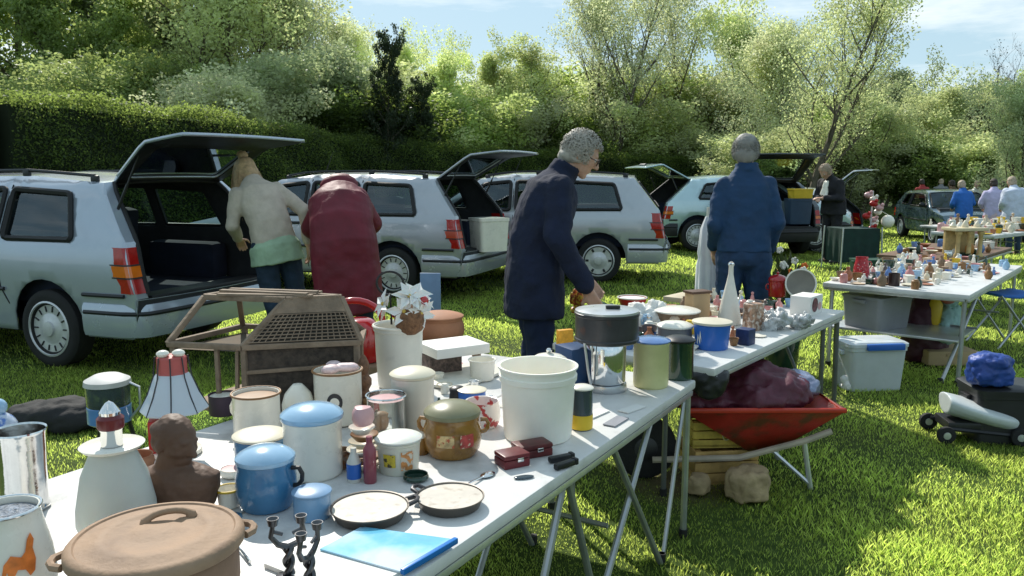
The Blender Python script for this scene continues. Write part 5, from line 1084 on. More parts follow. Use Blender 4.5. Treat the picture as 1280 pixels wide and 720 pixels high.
p = at(931, 5.6); person('grey haired man seen from behind in blue jacket and blue trousers', p, math.radians(86), bend=2, slump=4, nod=10, turn=-14, arms=[(-1, (-.03, -.205, 1.13), (.13, -.185, .91)), (1, (-.03, .205, 1.13), (.15, .18, .93))], coat=bjack, hem=.93, bulk=.88, shw=.145, trousers=bjean, hair=shair, hairmode='short', scale=1.02, nh=1200)
p = at(366, 6.35); person('blonde woman in cream top and mint shirt bending beside the first open boot', p, math.radians(128), lean=-9, bend=14, slump=22, nod=30, turn=22, tilt=10, arms=[(-1, (-.06, -.27, 1.14), (.0, -.27, .88)), (1, (.16, .24, 1.12), (.38, .14, 1.0))], coat=creamk, hem=.94, bulk=.84, shw=.155, trousers=jean, hair=bhair, hairmode='long', undertop=mint, scale=1.02, collar=False, tieback=True, nh=1400, folds=.02)
p = at(440, 6.1); person('person in bulky maroon hooded coat bent over with their back to the camera', p, math.radians(100), bend=30, slump=34, nod=62, arms=[(-1, (.40, -.22, 1.05), (.60, -.15, .92)), (1, (.40, .24, 1.05), (.60, .17, .92))], coat=mar, hem=.42, bulk=1.20, shw=.12, trousers=jean, hair=dkhair, hairmode='short', scale=1.03, hood=True, nh=0, lean=-4, folds=.045, fscale=.26)
p = at(1040, 13.6); o, *_ = person('fair haired woman in black jacket and white scarf looking at something in her hands', p, math.radians(208), bend=6, slump=18, nod=38, arms=[(-1, (.12, -.24, 1.12), (.33, -.05, 1.10)), (1, (.12, .24, 1.12), (.33, .06, 1.12))], coat=blackc, hem=.84, bulk=1.05, trousers=blackc, hair=brhair, scale=1.0, vox=.012, nh=500)
m = MB(); m.lathe([(.075,-.03),(.095,-.02),(.09,.03),(.07,.05)], 20, (.10, 0, 1.42)); m.cap((.20, .02, 1.38), .03, (.24, .03, 1.15), .035); m.cap((.20, -.02, 1.38), .03, (.25, -.04, 1.18), .03); blob(m, 'scarf', ew, o, voxel=.01, it=2, disp=.02, dscale=.05)
for px, y, rz_, lab, kw in ((1203, 19.5, 95, 'person in bright blue top seen from behind by the far stalls', dict(coat=M('bright_blue', (.02,.13,.45), .8), trousers=jean, hair=brhair, bend=8)),
        (1240, 18.5, 80, 'woman in lilac top and pale pink skirt by the far stalls', dict(coat=M('lilac_top', (.50,.46,.66), .8), skirt=M('pink_skirt', (.60,.45,.50), .8), hair=dkhair, bend=4)),
        (1268, 17.0, 100, 'person in loose pale blue shirt at the right edge by the far stalls', dict(coat=M('pale_blue_shirt', (.55,.60,.72), .8), trousers=jean, hair=brhair, bend=10, bulk=1.35)),
        (1254, 21.5, 95, 'person in deep purple top half hidden behind the lilac top', dict(coat=M('purple_top', (.08,.03,.28), .8), trousers=jean, hair=dkhair, bend=2)),
        (1189, 24.0, 110, 'person in brown coat farthest off beside the dark teal car', dict(coat=M('brown_coat', (.14,.09,.05), .8), trousers=jean, hair=dkhair, bend=2)),
        (1216, 23.0, 250, 'pale haired person in white top behind the bright blue top', dict(coat=ew, trousers=jean, hair=brhair, bend=2)),
        (1150, 27.0, 90, 'person in red top far off left of the bright blue top', dict(coat=M('far_red', (.35,.04,.04), .8), trousers=jean, hair=dkhair, bend=2)),
        (1172, 28.0, 60, 'person in grey jacket far off behind the dark teal car', dict(coat=M('far_grey', (.22,.22,.24), .8), trousers=jean, hair=brhair, bend=2)),
        (1226, 28.5, 120, 'person in black top far off between the blue and lilac tops', dict(coat=blackc, trousers=jean, hair=dkhair, bend=2)),
        (1247, 27.0, 75, 'person in white shirt far off above the purple top', dict(coat=M('far_white', (.65,.65,.66), .8), trousers=jean, hair=brhair, bend=2)),
        (1262, 29.5, 80, 'person in green jacket farthest off at the right edge', dict(coat=M('far_green', (.06,.14,.07), .8), trousers=jean, hair=dkhair, bend=2)),
        (1276, 22.0, 80, 'dark haired person in cream shirt at the very right edge', dict(coat=creamk, trousers=jean, hair=dkhair, bend=2))):
    person(lab, at(px, y), math.radians(rz_), slump=10, nod=15, arms=[(-1, (.06, -.27, 1.14), (.24, -.16, 1.02)), (1, (.06, .27, 1.14), (.24, .16, 1.02))], scale=.98, vox=.018, nh=0, **kw)
# ================================================================== goods on the middle table
vessel('decanter', 'tall white conical decanter with glass stopper on the middle table', 'decanter', 911, 408, 30, 76, [(0,0),(.92,0),(1,.02),(.98,.12),(.72,.40),(.36,.70),(.22,.84),(.20,.96),(.26,1),(.2,1),(1e-3,.99)], gw, lid=clear, lidh=.05, kn=cream)
r, p, k, R, H = vessel('tub', 'blue printed tub with cream lid at the near corner of the middle table', 'tub', 889, 440, 48, 34, TAP, blu, rim=cream, lid=cream, lidh=.1, z=TZ)
a = CAMD(p); onwall(r, R, H, TAP[1:6], a-.75, [(-.22,.25),(-.10,.62),(-.02,.35),(.08,.75),(.16,.3),(.1,.5),(.04,.22),(-.08,.45),(-.16,.2)], ew, 'printed_mark', .002)
# black bag hanging from the corner
p = pt(884, 452, TZ); bb = MB(); bb.loft([[V((x*1.0, y, z)) for x, y in [(w_*math.cos(t), d_*math.sin(t)) for t in [2*PI*i/18 for i in range(18)]]] for z, w_, d_ in ((-.12, .02, .015), (-.11, .05, .04), (-.07, .075, .05), (-.03, .085, .05), (0, .085, .04))]); bg_ = blob(bb, 'bag', blk, None, voxel=.009, it=3, disp=.03, dscale=.06); bg_.location = p+V((-.005, -.07, -.03)); tag(bg_, 'black plastic bag hanging from the near corner of the middle table', 'bag')
o, k = boxthing('box', 'small dark blue printed box in front of the clear wrapping', 'box', 934, 432, 18, 20, 18, M('dark_blue_card', (.015,.03,.10), .5, var=.4, vs=40), rz=.8)
o, k = boxthing('box', 'colourful brown and white picture box leaning before the clear wrapping', 'box', 943, 414, 24, 34, 14, M('picture_card', (.34,.20,.13), .5, var=.9, vs=26, c2=(.6,.5,.42), c2t=(.5,.6)), rz=.6)
# crumpled clear wrapping
p = pt(975, 412, TZ); wr = MB(); rn = random.Random(8)
for i in range(16): wr.ell((rn.uniform(-.11, .11), rn.uniform(-.09, .09), rn.uniform(.02, .075)), (rn.uniform(.03, .06), rn.uniform(.03, .05), rn.uniform(.025, .045)), n=10)
o = blob(wr, 'wrapping', M('crumpled_wrap', (.64,.66,.66), .18, var=.3, vs=30, trans=.3, bump=1, bs=50), None, voxel=.008, it=1, disp=.06, dscale=.025); o.location = p+V((.02, .05, 0)); tag(o, 'heap of crumpled clear wrapping and glassware on the middle table', 'wrapping')
r, p, k, R, H = vessel('lantern', 'bright red lantern with domed top on the middle table', 'lantern', 971, 372, 22, 20, CYL, redg, lid=redg, lidh=.4, kn=redg, handles=[(PI, .6, .4, redg), (0, .6, .4, redg)])
p, k, R = spot(1000, 374, 36); o = thing('plate', 'round grey brown plate standing upright on the middle table', 'plate', p+V((0, 0, R*1.0)), math.atan2(p.y, p.x)); Rm = Matrix.Rotation(-PI/2+.25, 3, 'Y')
MB().lathe([(0,0),(R*.62,0),(R*.7,.006),(R*.98,.018),(R,.022),(R*.97,.024),(R*.66,.012),(1e-4,.008)], 36, R=Rm).build('body', M('stoneware', (.22,.20,.165), .5, var=.15), o); m = MB(); m.box((.02, 0, -R*.95), (.07, R*.8, .02), ch=.004); m.build('stand', wood, o)
m = MB(); m.tube([Rm @ V((R*1.0*math.cos(t), R*1.0*math.sin(t), .022)) for t in [2*PI*i/30 for i in range(30)]], .006, 6, closed=True); m.build('pale_rim', ew, o)
o, k = boxthing('box', 'white card box with dark flower picture at the far corner of the middle table', 'box', 1012, 394, 40, 24, 26, paper, rz=.85); m = MB(); m.lathe([(0,0),(9*k,0),(9*k,.002),(1e-4,.003)], 14, R=Matrix.Rotation(PI/2, 3, 'X'), c=(-6*k, -13.2*k, 13*k)); m.build('printed_flower', M('flower_print', (.16,.05,.06), .5, var=.9, vs=60), o); m = MB(); m.lathe([(0,0),(5*k,0),(5*k,.002),(1e-4,.003)], 12, R=Matrix.Rotation(PI/2, 3, 'X'), c=(10*k, -13.2*k, 10*k)); m.build('printed_flower', pink, o)
vessel('bowl', 'red bowl with white rim at the back of the middle table', 'bowl', 790, 388, 38, 14, [(0,0),(.55,0),(.8,.3),(1,.9),(1,1),(.95,.97),(.7,.3),(0,.1)], red, rim=ew, z=TZ, fill=paper)
vessel('dish', 'round brown basket dish holding pale plates beside the brown box', 'dish', 846, 412, 58, 18, [(0,0),(.8,0),(.95,.3),(1,1),(.95,1),(.88,.4),(0,.2)], wood, lid=ew, lidh=.35)
o, k = boxthing('box', 'tan upright card box left of the white conical decanter', 'box', 873, 402, 26, 36, 18, tan, rz=.4); m = MB(); m.box((0, 0, 36.5*k), (30*k, 20*k, 3*k), ch=.002); m.build('flap', M('brown_dark', (.10,.055,.035), .7), o)
o, k = boxthing('tray', 'long pale wooden tray at the back edge of the middle table', 'tray', 858, 376, 60, 6, 26, M('pale_wood', (.55,.47,.33), .6), rz=.85)
vessel('pot', 'grey lidded pot with pale plates heaped on it right of the steel urn', 'pot', 843, 436, 44, 24, CYL, M('grey_enamel', (.16,.16,.17), .4), lid=ew, lidh=.3)
def heap(name, label, cat, px, py, w, h, mat, seed, z=TZ, n=12, vox=.008, disp=.04, lo=None, group=None):
    p, k, R = spot(px, py, w, z); rn = random.Random(seed); mb = MB()
    for i in range(n): mb.ell((rn.uniform(-.75, .75)*R, rn.uniform(-.6, .6)*R, rn.uniform(.2, .7)*h*k), (R*rn.uniform(.25, .45), R*rn.uniform(.25, .4), h*k*rn.uniform(.25, .42)), n=10)
    mb.box((0, 0, h*k*.12), (R*1.5, R*1.1, h*k*.24), ch=.01)
    o = blob(mb, name, mat, None, voxel=vox, it=2, disp=disp, dscale=.03); o.location = p; return tag(o, label, cat, group)
heap('cloth', 'crumpled dark green cloth at the left back of the middle table', 'cloth', 752, 398, 44, 18, grnfab, 3)
heap('cloth', 'crumpled white cloth heaped between the red bowl and the brown basket', 'cloth', 815, 408, 62, 30, paper, 5)
heap('figurine', 'red and yellow toy figure by the hand of the person in navy', 'toy', 721, 392, 20, 30, M('toy_red_yellow', (.45,.10,.03), .4, var=.9, vs=30, c2=(.7,.5,.05), c2t=(.5,.56)), 6, n=7, vox=.005, disp=.01)
heap('figurine', 'brown wooden animal figure right of the red and yellow toy', 'figurine', 738, 396, 18, 22, wood, 7, n=6, vox=.005, disp=.01)
# small things of which one cannot tell one from the next
rn = random.Random(12)
def mini(kind, s):
    m = MB()
    if kind == 0: m.lathe(scl([(0,0),(.6,0),(.66,.05),(1,.9),(1.02,1),(.94,.98),(.6,.1),(0,.08)], s*.5, s*.8), 14)
    elif kind == 1: m.lathe(scl([(0,0),(.5,0),(.55,.08),(1,.85),(1,1),(.93,.95),(.5,.2),(0,.15)], s*.65, s*.4), 14)
    elif kind == 2: m.lathe(scl([(0,0),(.6,0),(1,.3),(.8,.6),(.35,.8),(.4,1),(.3,1),(1e-3,.9)], s*.4, s*1.2), 14)
    elif kind == 3: m.lathe(scl([(0,0),(.5,0),(1,.7),(1,1),(.5,.5),(0,.4)], s*.9, s*.16), 16)
    elif kind == 4: m.box((0, 0, s*.3), (s*.9, s*.6, s*.6), ch=s*.04); m.box((0, 0, s*.63), (s*.96, s*.66, s*.1), ch=s*.03)
    elif kind == 5: m.cap((0, 0, s*.25), s*.25, (0, 0, s*.7), s*.15, n=10); m.ell((0, 0, s*.98), s*.16, n=10); m.box((0, 0, s*.04), (s*.6, s*.5, s*.08), ch=s*.03); m.cap((0, s*.1, s*.7), s*.07, (s*.1, s*.28, s*.45), s*.05, n=8)
    else: m.lathe(scl([(0,0),(.9,0),(1,.1),(1,.85),(.7,.95),(.7,1),(1e-3,1)], s*.35, s*.9), 14); m.tube([(s*.33, 0, s*.7), (s*.55, 0, s*.6), (s*.5, 0, s*.3), (s*.34, 0, s*.2)], s*.05, 6)
    return m
NAMES = ['cup', 'bowl', 'vase', 'plate', 'trinket_box', 'figurine', 'mug']
MS = [ew, ew, gw, cream, cream, cb, yel, blues, dgreen, wood, brownrim, M('rust_glaze', (.36,.13,.06), .4, var=.3), gw, M('rose_glaze', (.55,.25,.24), .35), silver, M('biscuit', (.55,.42,.30), .5), M('dusky', (.10,.08,.08), .4)]
_mini = {}
def taken_spots(z): return [(o.location.x, o.location.y, .10) for o in col.objects if o.parent is None and o.get('category') and abs(o.location.z-z) < .02 and not o.get('group', '').endswith('table')]
def scatter(n, area, z, where, grp, smin, smax, mats, kinds=(0,1,2,3,4,5,6)):
    done = []; tries = 0; base = taken_spots(z)
    while len(done) < n and tries < 4000:
        tries += 1; x, y = area(rn.random(), rn.random()); s = rn.uniform(smin, smax)
        if any((x-a)**2+(y-b)**2 < (.5*(s+c))**2 for a, b, c in done+base): continue
        done.append((x, y, s)); kd = rn.choice(kinds); mt = rn.choice(mats); key = (kd, mt.name)
        if key not in _mini: o = mini(kd, 1.0).build(NAMES[kd], mt); _mini[key] = o
        else: o = _mini[key].copy(); col.objects.link(o)
        o.location = (x, y, z); o.scale = (s,)*3; o.rotation_euler = (0, 0, rn.uniform(0, 6.28))
        tag(o, f'small {NAMES[kd].replace("_", " ")} among the crowded bric-a-brac {where}', NAMES[kd].replace('_', ' '), f'{NAMES[kd].replace("_", " ")}s {grp}')
def onT(A, D, Lf, u0, u1, v0, v1): return lambda a, b: ((A+D*(u0+(u1-u0)*a)+Lf*(v0+(v1-v0)*b)).x, (A+D*(u0+(u1-u0)*a)+Lf*(v0+(v1-v0)*b)).y)
scatter(70, onT(A2, D2, L2, .10, n2-.04, .36, .84), TZ, 'along the back of the middle table', 'on the middle table', .045, .085, MS)
scatter(26, onT(A1, D1, L1, 1.35, 2.42, .42, 1.12), TZ-.003, 'between the pots of the near tables', 'between the pots of the near tables', .03, .055, MS)
scatter(45, onT(A2, D2, L2, .05, n2-.05, .30, .84), TZ, 'in the middle of the middle table', 'in the middle of the middle table', .035, .065, MS)
scatter(18, onT(A2, D2, L2, .12, n2-.5, .10, .34), TZ, 'along the front of the middle table', 'on the front of the middle table', .04, .07, MS)
# ------------------------------------------------------------------ right hand tables
r, p, k, R, H = vessel('jug', 'tall red patterned jug at the left end of the right white table', 'jug', 1076, 348, 20, 26, JUG, M('red_jug', (.38,.02,.03), .3, var=.5, vs=40, c2=(.6,.35,.35), c2t=(.6,.66)), handles=[(.2, .6, .5, redg)])
vessel('mug', 'dark brown mug alone on the right white table front', 'mug', 1117, 358, 14, 16, CYL, M('dark_brown_glaze', (.035,.02,.02), .3), handles=[(0, .55, .5, blk)])
A3_ = C3
scatter(130, onT(C3, D3, L3, .06, 2.2, .30, .97), TZ, 'on the right white table', 'on the right white table', .05, .10, MS)
scatter(14, onT(C3, D3, L3, .9, 2.2, .06, .28), TZ, 'on the far front of the right white table', 'on the front of the right white table', .05, .085, MS)
scatter(14, onT(C3, D3, L3, .06, .5, .55, .95), TZ, 'beside the red patterned jug', 'beside the red patterned jug', .035, .06, MS)
A6 = at(1196, 14.5); table('long low table far back between the dark teal car and the lilac top', A6, A6+V((2.2, .9, 0)), .8, .5, [(.1, .1, .05, .05, .014), (.1, .1, .95, .95, .014), (2.2, 2.2, .05, .05, .014), (2.2, 2.2, .95, .95, .014)])
D6 = V((2.2, .9, 0)).normalized(); L6 = V((-D6.y, D6.x, 0)); scatter(45, onT(A6, D6, L6, .06, 2.3, .05, .75), .50, 'on the long low table far back', 'on the long low far table', .08, .2, MS)
# ornate yellow box on the far brown table
D4 = V((1.3, 1.4, 0)).normalized(); L4 = V((-D4.y, D4.x, 0)); g4 = gz(A4.x, A4.y); z4 = .62
p = at(1206, 8.45); o = thing('shrine', 'ornate yellow carved box with arched front on the far brown table', 'ornament', V((p.x, p.y, z4)), .15); yb = M('yellow_wood', (.56,.40,.17), .5, var=.25, vs=20)
for x in (-.13, 0.0, .13): m = MB(); m.lathe([(0,0),(.035,0),(.035,.02),(.022,.04),(.022,.22),(.035,.24),(.035,.26),(1e-4,.27)], 14, c=(x, -.08, 0)); m.build('pillar', yb, o)
m = MB(); m.box((0, .08, .14), (.34, .04, .26), ch=.005); m.build('back', yb, o); m = MB(); m.box((0, 0, .285), (.38, .24, .035), ch=.008); m.build('cornice', M('pale_yellow_wood', (.66,.56,.36), .5), o)
for x, hh in ((-.14, .05), (0, .07), (.14, .06)): m = MB(); m.lathe([(0,.30),(.03,.30),(.035,.32),(.015,.30+hh),(1e-4,.31+hh)], 12, c=(x, 0, 0)); m.build('finial', cream, o)
m = MB(); m.ell((.06, -.02, .07), (.05, .04, .07), n=12); m.build('orange_inset', M('orange_wood', (.55,.25,.06), .5), o)
scatter(40, onT(A4, D4, L4, .1, 1.8, .06, .82), z4, 'on the far brown table', 'on the far brown table', .06, .12, MS)
D5 = V((1.6, 1.2, 0)).normalized(); L5 = V((-D5.y, D5.x, 0)); scatter(60, onT(A5, D5, L5, .06, 1.9, .05, .85), .60, 'on the farthest table', 'on the farthest table', .08, .16, [ew, cream, pink, gw, MS[8], MS[6], terra])
# dark umbrella / bundle beyond the right table
p = at(1160, 8.6); m = MB(); m.ell((0, 0, .32), (.24, .2, .2), n=20); m.ell((.1, .03, .40), (.2, .15, .14), n=16); m.box((0, 0, .14), (.3, .22, .28), ch=.05); o = blob(m, 'bundle', M('black_cloth', (.015,.016,.02), .8, var=.3), None, voxel=.015, it=4, disp=.05, dscale=.1); o.location = p; tag(o, 'rounded black bundle on the grass beyond the right white table', 'bundle')
# ------------------------------------------------------------------ below the right table
def crate(name, label, cat, loc, rz, w, d, h, mat, lid, lidmat, taper=.9, grip=True):
    o = thing(name, label, cat, loc, rz); m = MB()
    def rr(w_, d_, z): 
        out = []; rad = .04
        for cx, cy, a0 in ((w_/2-rad, d_/2-rad, 0), (-w_/2+rad, d_/2-rad, PI/2), (-w_/2+rad, -d_/2+rad, PI), (w_/2-rad, -d_/2+rad, 1.5*PI)):
            for i in range(5): t = a0+PI/2*i/4; out.append(V((cx+rad*math.cos(t), cy+rad*math.sin(t), z)))
        return out
    m.loft([rr(w*taper, d*taper, 0), rr(w*.985, d*.985, h*.9), rr(w*1.02, d*1.02, h*.91), rr(w*1.02, d*1.02, h)]); m.build('body', mat, o, angle=35)
    if lid: m = MB(); m.loft([rr(w*1.05, d*1.05, h+.001), rr(w*1.05, d*1.05, h+.022), rr(w*.95, d*.95, h+.034)]); m.build('lid', lidmat, o, angle=35)
    if grip:
        for sg in (1, -1): m = MB(); m.box((sg*w*.52, 0, h*.84), (.03, d*.3, .03), ch=.006); m.build('handle', lidmat or mat, o)
    return o
p = pt(1102, 494, 0); crate('storage_box', 'translucent white storage box with blue clip under the right white table', 'storage box', V((p.x, p.y+.22, 0)), .12, .42, .26, .31, M('translucent_plastic', (.62,.66,.66), .35, trans=.15, sss=.2, var=.06), True, M('box_lid', (.56,.60,.62), .4, sss=.2))
sb_ = [o for o in col.objects if o.get('label', '').startswith('translucent white storage')][0]; m = MB(); m.box((.03, -.142, .315), (.27, .035, .045), ch=.008); m.build('clip', blu, sb_)
p = C3+D3*.36+L3*.5; crate('storage_box', 'grey plastic box on the low shelf of the right white table', 'storage box', V((p.x-.16, p.y+.1, .311)), .5, .40, .36, .25, M('grey_plastic', (.26,.27,.29), .5, var=.08), False, None)
p = pt(1130, 416, .3); o = thing('bottle', 'yellow detergent bottle with dark cap behind the grey plastic box', 'bottle', V((p.x+.38, p.y+.30, .311)))
MB().lathe([(0,0),(.05,0),(.055,.02),(.055,.16),(.03,.2),(.022,.21),(1e-4,.212)], 18).build('body', yel, o); MB().lathe([(0,.21),(.026,.21),(.026,.245),(1e-4,.246)], 14).build('cap', blk, o)
p = pt(1188, 470, 0); m = MB(); m.loft([[V((a_*math.cos(t), b_*math.sin(t), z)) for t in [2*PI*i/20 for i in range(20)]] for z, a_, b_ in ((.0, .15, .10), (.05, .19, .13), (.22, .18, .12), (.40, .15, .10), (.50, .10, .06), (.53, .03, .02))]); o = blob(m, 'bag', M('dark_maroon_bag', (.055,.012,.022), .6, var=.3), None, voxel=.012, it=3, disp=.05, dscale=.1); o.location = V((p.x+.05, p.y+.5, 0)); tag(o, 'dark maroon bag slumped under the right white table', 'bag')
p = pt(1216, 470, 0); m = MB(); m.cap((0, 0, .12), .1, (.1, .12, .25), .09); m.ell((.02, .02, .38), .07); m.cap((-.06, -.1, .1), .05, (-.02, -.04, .28), .05); o = blob(m, 'soft_toy', M('pale_teal_toy', (.30,.46,.44), .9, var=.25), None, voxel=.01, it=3, disp=.02, dscale=.04); o.location = V((p.x+.02, p.y+.45, .12)); tag(o, 'pale teal soft toy propped beside the maroon bag', 'toy'); m = MB(); m.box((0, 0, .06), (.4, .3, .12), ch=.02); m.box((0, -.152, .09), (.12, .008, .025), ch=.003); tag(m.build('carton', tan, loc=V((p.x+.02, p.y+.45, 0))), 'low tan carton under the pale teal soft toy', 'carton')
p = pt(1214, 400, .42); m = MB(); m.ell((0, 0, 0), .062, n=18); m.ell((0, -.02, .05), (.025, .02, .02), n=10); tag(m.build('ball', M('coral_ball', (.55,.18,.14), .5), loc=V((p.x+.05, p.y+.42, .53))), 'coral pink ball resting against the pale teal soft toy', 'ball')
p = pt(1062, 486, 0); heap('paper_ball', 'crumpled white paper on the grass left of the storage box', 'paper', 1062, 488, 30, 24, paper, 9, z=.0, n=9, disp=.012)
# folding stool with blue seat, right edge
p = at(1264, 6.9); o = thing('stool', 'folding stool with bright blue seat at the right edge', 'stool', p, .2); m = MB(); m.grid(lambda a, b: V((-.2+.4*a, -.17+.34*b, .47-.02*math.sin(PI*a))), 8, 4); q = m.build('seat', M('blue_canvas', (.03,.14,.46), .8, var=.15), o); q.modifiers.new('thick', 'SOLIDIFY').thickness = .02
for y in (-.17, .17):
    for a_, b_ in ((-.2, .2), (.2, -.2)): m = MB(); m.tube([(a_, y, .46), (b_, y*1.05, 0)], .011, 6); m.build('leg', steel, o)
# dark case with blue bag, white shell on wheels
p = pt(1262, 560, 0); o = crate('case', 'big black case standing on the grass at the right edge', 'case', V((p.x+.06, p.y+.2, 0)), -.1, .38, .30, .28, blk, True, blk, taper=1.0)
m = MB(); m.box((0, 0, .07), (.22, .18, .13), ch=.05); m.ell((.0, 0, .14), (.12, .1, .05), n=14); o = blob(m, 'bag', M('blue_nylon', (.02,.06,.28), .45, var=.3, bump=.3, bs=40), None, voxel=.008, it=2, disp=.035, dscale=.05); o.location = V((p.x-.06, p.y+.14, .315)); tag(o, 'blue nylon bag on top of the big black case', 'bag')
m = MB(); m.lathe([(0,0),(.05,0),(.055,.03),(.03,.05),(.025,.08),(.035,.1),(.02,.12),(1e-4,.122)], 18); tag(m.build('kettle', silver, loc=V((p.x+.04, p.y+.24, .315))), 'small silver pot with knob on the black case behind the blue bag', 'pot')
p = pt(1232, 556, 0); o = thing('pushchair', 'low pushchair base with white plastic shell lying at the right', 'pushchair', V((p.x, p.y+.12, 0)), -.12)
sh_ = MB(); rings = []
for i in range(9):
    t = i/8; x = -.17+.38*t; w_ = .16*math.sin(PI*(.12+.76*t))**.6; zb = .22-.10*t; 
    rings.append([V((x, w_*math.cos(a_), zb+.08*math.sin(a_)*(1 if math.sin(a_) < 0 else .5))) for a_ in [2*PI*j/18 for j in range(18)]])
sh_.loft(rings); blob(sh_, 'shell', M('grey_white_plastic', (.58,.62,.62), .4, var=.08), o, voxel=.008, it=3)
m = MB(); m.box((.02, 0, .09), (.40, .2, .05), ch=.01); m.tube([(-.2, -.1, .08), (.2, -.1, .05)], .012, 6); m.tube([(-.2, .1, .08), (.2, .1, .05)], .012, 6); m.build('chassis', blk, o)
for x, y in ((-.2, -.13), (-.2, .13), (.19, -.12), (.19, .12)):
    m = MB(); m.lathe([(.02,-.014),(.035,-.016),(.048,-.012),(.05,0),(.048,.012),(.035,.016),(.02,.014)], 22, c=(x, y, .05), R=Matrix.Rotation(PI/2, 3, 'X')); wo = m.build('wheel', tyrem, o); m = MB(); m.lathe([(1e-4,-.019),(.02,-.018),(.024,0),(.02,.018),(1e-4,.019)], 16, c=(x, y, .05), R=Matrix.Rotation(PI/2, 3, 'X')); m.build('hub', alu, wo)
# ------------------------------------------------------------------ wheelbarrow and its load
p = pt(968, 628, 0); o = thing('wheelbarrow', 'red wheelbarrow with steel tray standing under the middle table', 'wheelbarrow', V((p.x-.03, p.y+.34, 0)), math.radians(4)); u = 1.0
X0, X1 = -.40, .36
def trayring(x0, x1, y, z, r_=.03): return [V((x0, -y, z)), V((x1, -y, z+.02)), V((x1, y, z+.02)), V((x0, y, z))]
m = MB(); T0 = [V((-.04, -.11, .17)), V((.10, -.11, .17)), V((.10, .11, .17)), V((-.04, .11, .17))]; T1_ = [V((X0, -.25, .415)), V((X1, -.25, .40)), V((X1+.02, .25, .40)), V((X0, .25, .415))]
m.loft([T0, [a.lerp(b, .5) for a, b in zip(T0, T1_)], T1_], caps=False); m.add(T0, [(0, 1, 2, 3)]); tr_ = m.build('tray', M('barrow_red', (.33,.022,.014), .42, var=.25, vs=7, c2=(.12,.035,.015), c2t=(.5,.66), bump=.2), o, angle=20); s_ = tr_.modifiers.new('t', 'SOLIDIFY'); s_.thickness = .006
m = MB(); m.tube(T1_, .013, 8, closed=True); m.build('rim', M('barrow_rim', (.48,.04,.02), .4), o)
for sg in (1, -1):
    m = MB(); m.tube([(-.50, sg*.08, .12), (-.1, sg*.16, .15), (.20, sg*.20, .24), (.32, sg*.215, .29)], .016, 8); m.build('handle_bar', M('pale_shaft', (.42,.36,.28), .7, var=.2), o)
    m = MB(); m.tube([(.20, sg*.19, .24), (.24, sg*.2, .0)], .013, 8); m.tube([(.05, sg*.17, .19), (.24, sg*.2, .02)], .010, 6); m.build('leg', alu, o)
m = MB(); m.lathe([(.07,-.03),(.13,-.035),(.155,-.02),(.158,0),(.155,.02),(.13,.035),(.07,.03)], 28, c=(-.52, 0, .158), R=Matrix.Rotation(PI/2, 3, 'X')); wo = m.build('wheel', tyrem, o); m = MB(); m.lathe([(1e-4,-.04),(.03,-.04),(.1,-.015),(.1,.015),(.03,.04),(1e-4,.04)], 20, c=(-.52, 0, .158), R=Matrix.Rotation(PI/2, 3, 'X')); m.build('rim', dsteel, wo)
bw = o
Mx = Matrix.Translation(o.location) @ Matrix.Rotation(o.rotation_euler.z, 4, 'Z')
m = MB(); rn2 = random.Random(3)
for x, y, z, a_, b_, c_ in ((-.18, 0, .42, .24, .20, .07), (0, .04, .47, .2, .18, .10), (.12, -.02, .46, .18, .18, .09), (-.36, -.04, .415, .14, .16, .04), (.02, -.15, .43, .2, .1, .06), (-.05,0,.33,.2,.15,.12)): m.ell((x, y, z), (a_, b_, c_), n=16)
o = blob(m, 'tarpaulin', M('maroon_sheet', (.085,.014,.028), .5, var=.35, vs=9, bump=.4, bs=30), None, voxel=.012, it=3, disp=.07, dscale=.09); o.matrix_world = Mx; tag(o, 'crumpled maroon sheet heaped in the red wheelbarrow', 'sheet')
m = MB(); m.ell((.20, 0, .46), (.14, .15, .07), n=16); m.ell((.27, .05, .44), (.08, .1, .05), n=12); o = blob(m, 'bag', M('silver_blue_bag', (.22,.25,.36), .25, var=.4, vs=14, metal=.3), None, voxel=.01, it=2, disp=.05, dscale=.06); o.matrix_world = Mx; tag(o, 'silvery blue bag beside the maroon sheet in the wheelbarrow', 'bag')
# wooden boxes behind the barrow wheel
def slatbox(label, loc, rz, w, d, h, mat, txt=None):
    o = thing('wooden_crate', label, 'crate', loc, rz); m = MB(); m.box((0, 0, .008), (w, d, .016)); m.build('base', mat, o)
    nb = 3
    for sx, sy in ((0, -1), (0, 1), (1, 0), (-1, 0)):
        m = MB()
        for i in range(nb):
            zc = h*(i+.5)/nb; bh = h/nb-.006
            if sx == 0: m.box((0, sy*(d/2-.006), zc), (w, .012, bh), ch=.002)
            else: m.box((sx*(w/2-.006), 0, zc), (.012, d-.03, bh), ch=.002)
        m.build('side', mat, o)
    for x in (-1, 1):
        for y in (-1, 1): m = MB(); m.box((x*(w/2-.022), y*(d/2-.022), h/2), (.02, .02, h-.004)); m.build('corner_post', mat, o)
    if txt:
        pm_ = M('pale_lettering', (.62,.55,.30), .7); yy = -d/2-.0015; e = h*.40; zc = h*.5; m = MB(); c_ = w*.10
        m.tube([(c_+e*.34*math.cos(t), yy, zc+e*.5*math.sin(t)) for t in np.linspace(.9, 5.6, 16)], e*.075, 6); m.box((c_+e*.17, yy, zc-e*.06), (e*.3, .004, e*.13)); m.box((c_+e*.27, yy, zc-e*.22), (e*.13, .004, e*.36)); m.build('lettering', pm_, o)
        m = MB(); c_ = w*.32; m.box((c_-e*.22, yy, zc), (e*.14, .004, e))
        for k_ in (-.43, 0, .43): m.box((c_+e*.03, yy, zc+e*k_), (e*.36, .004, e*.14))
        m.build('lettering', pm_, o)
    return o
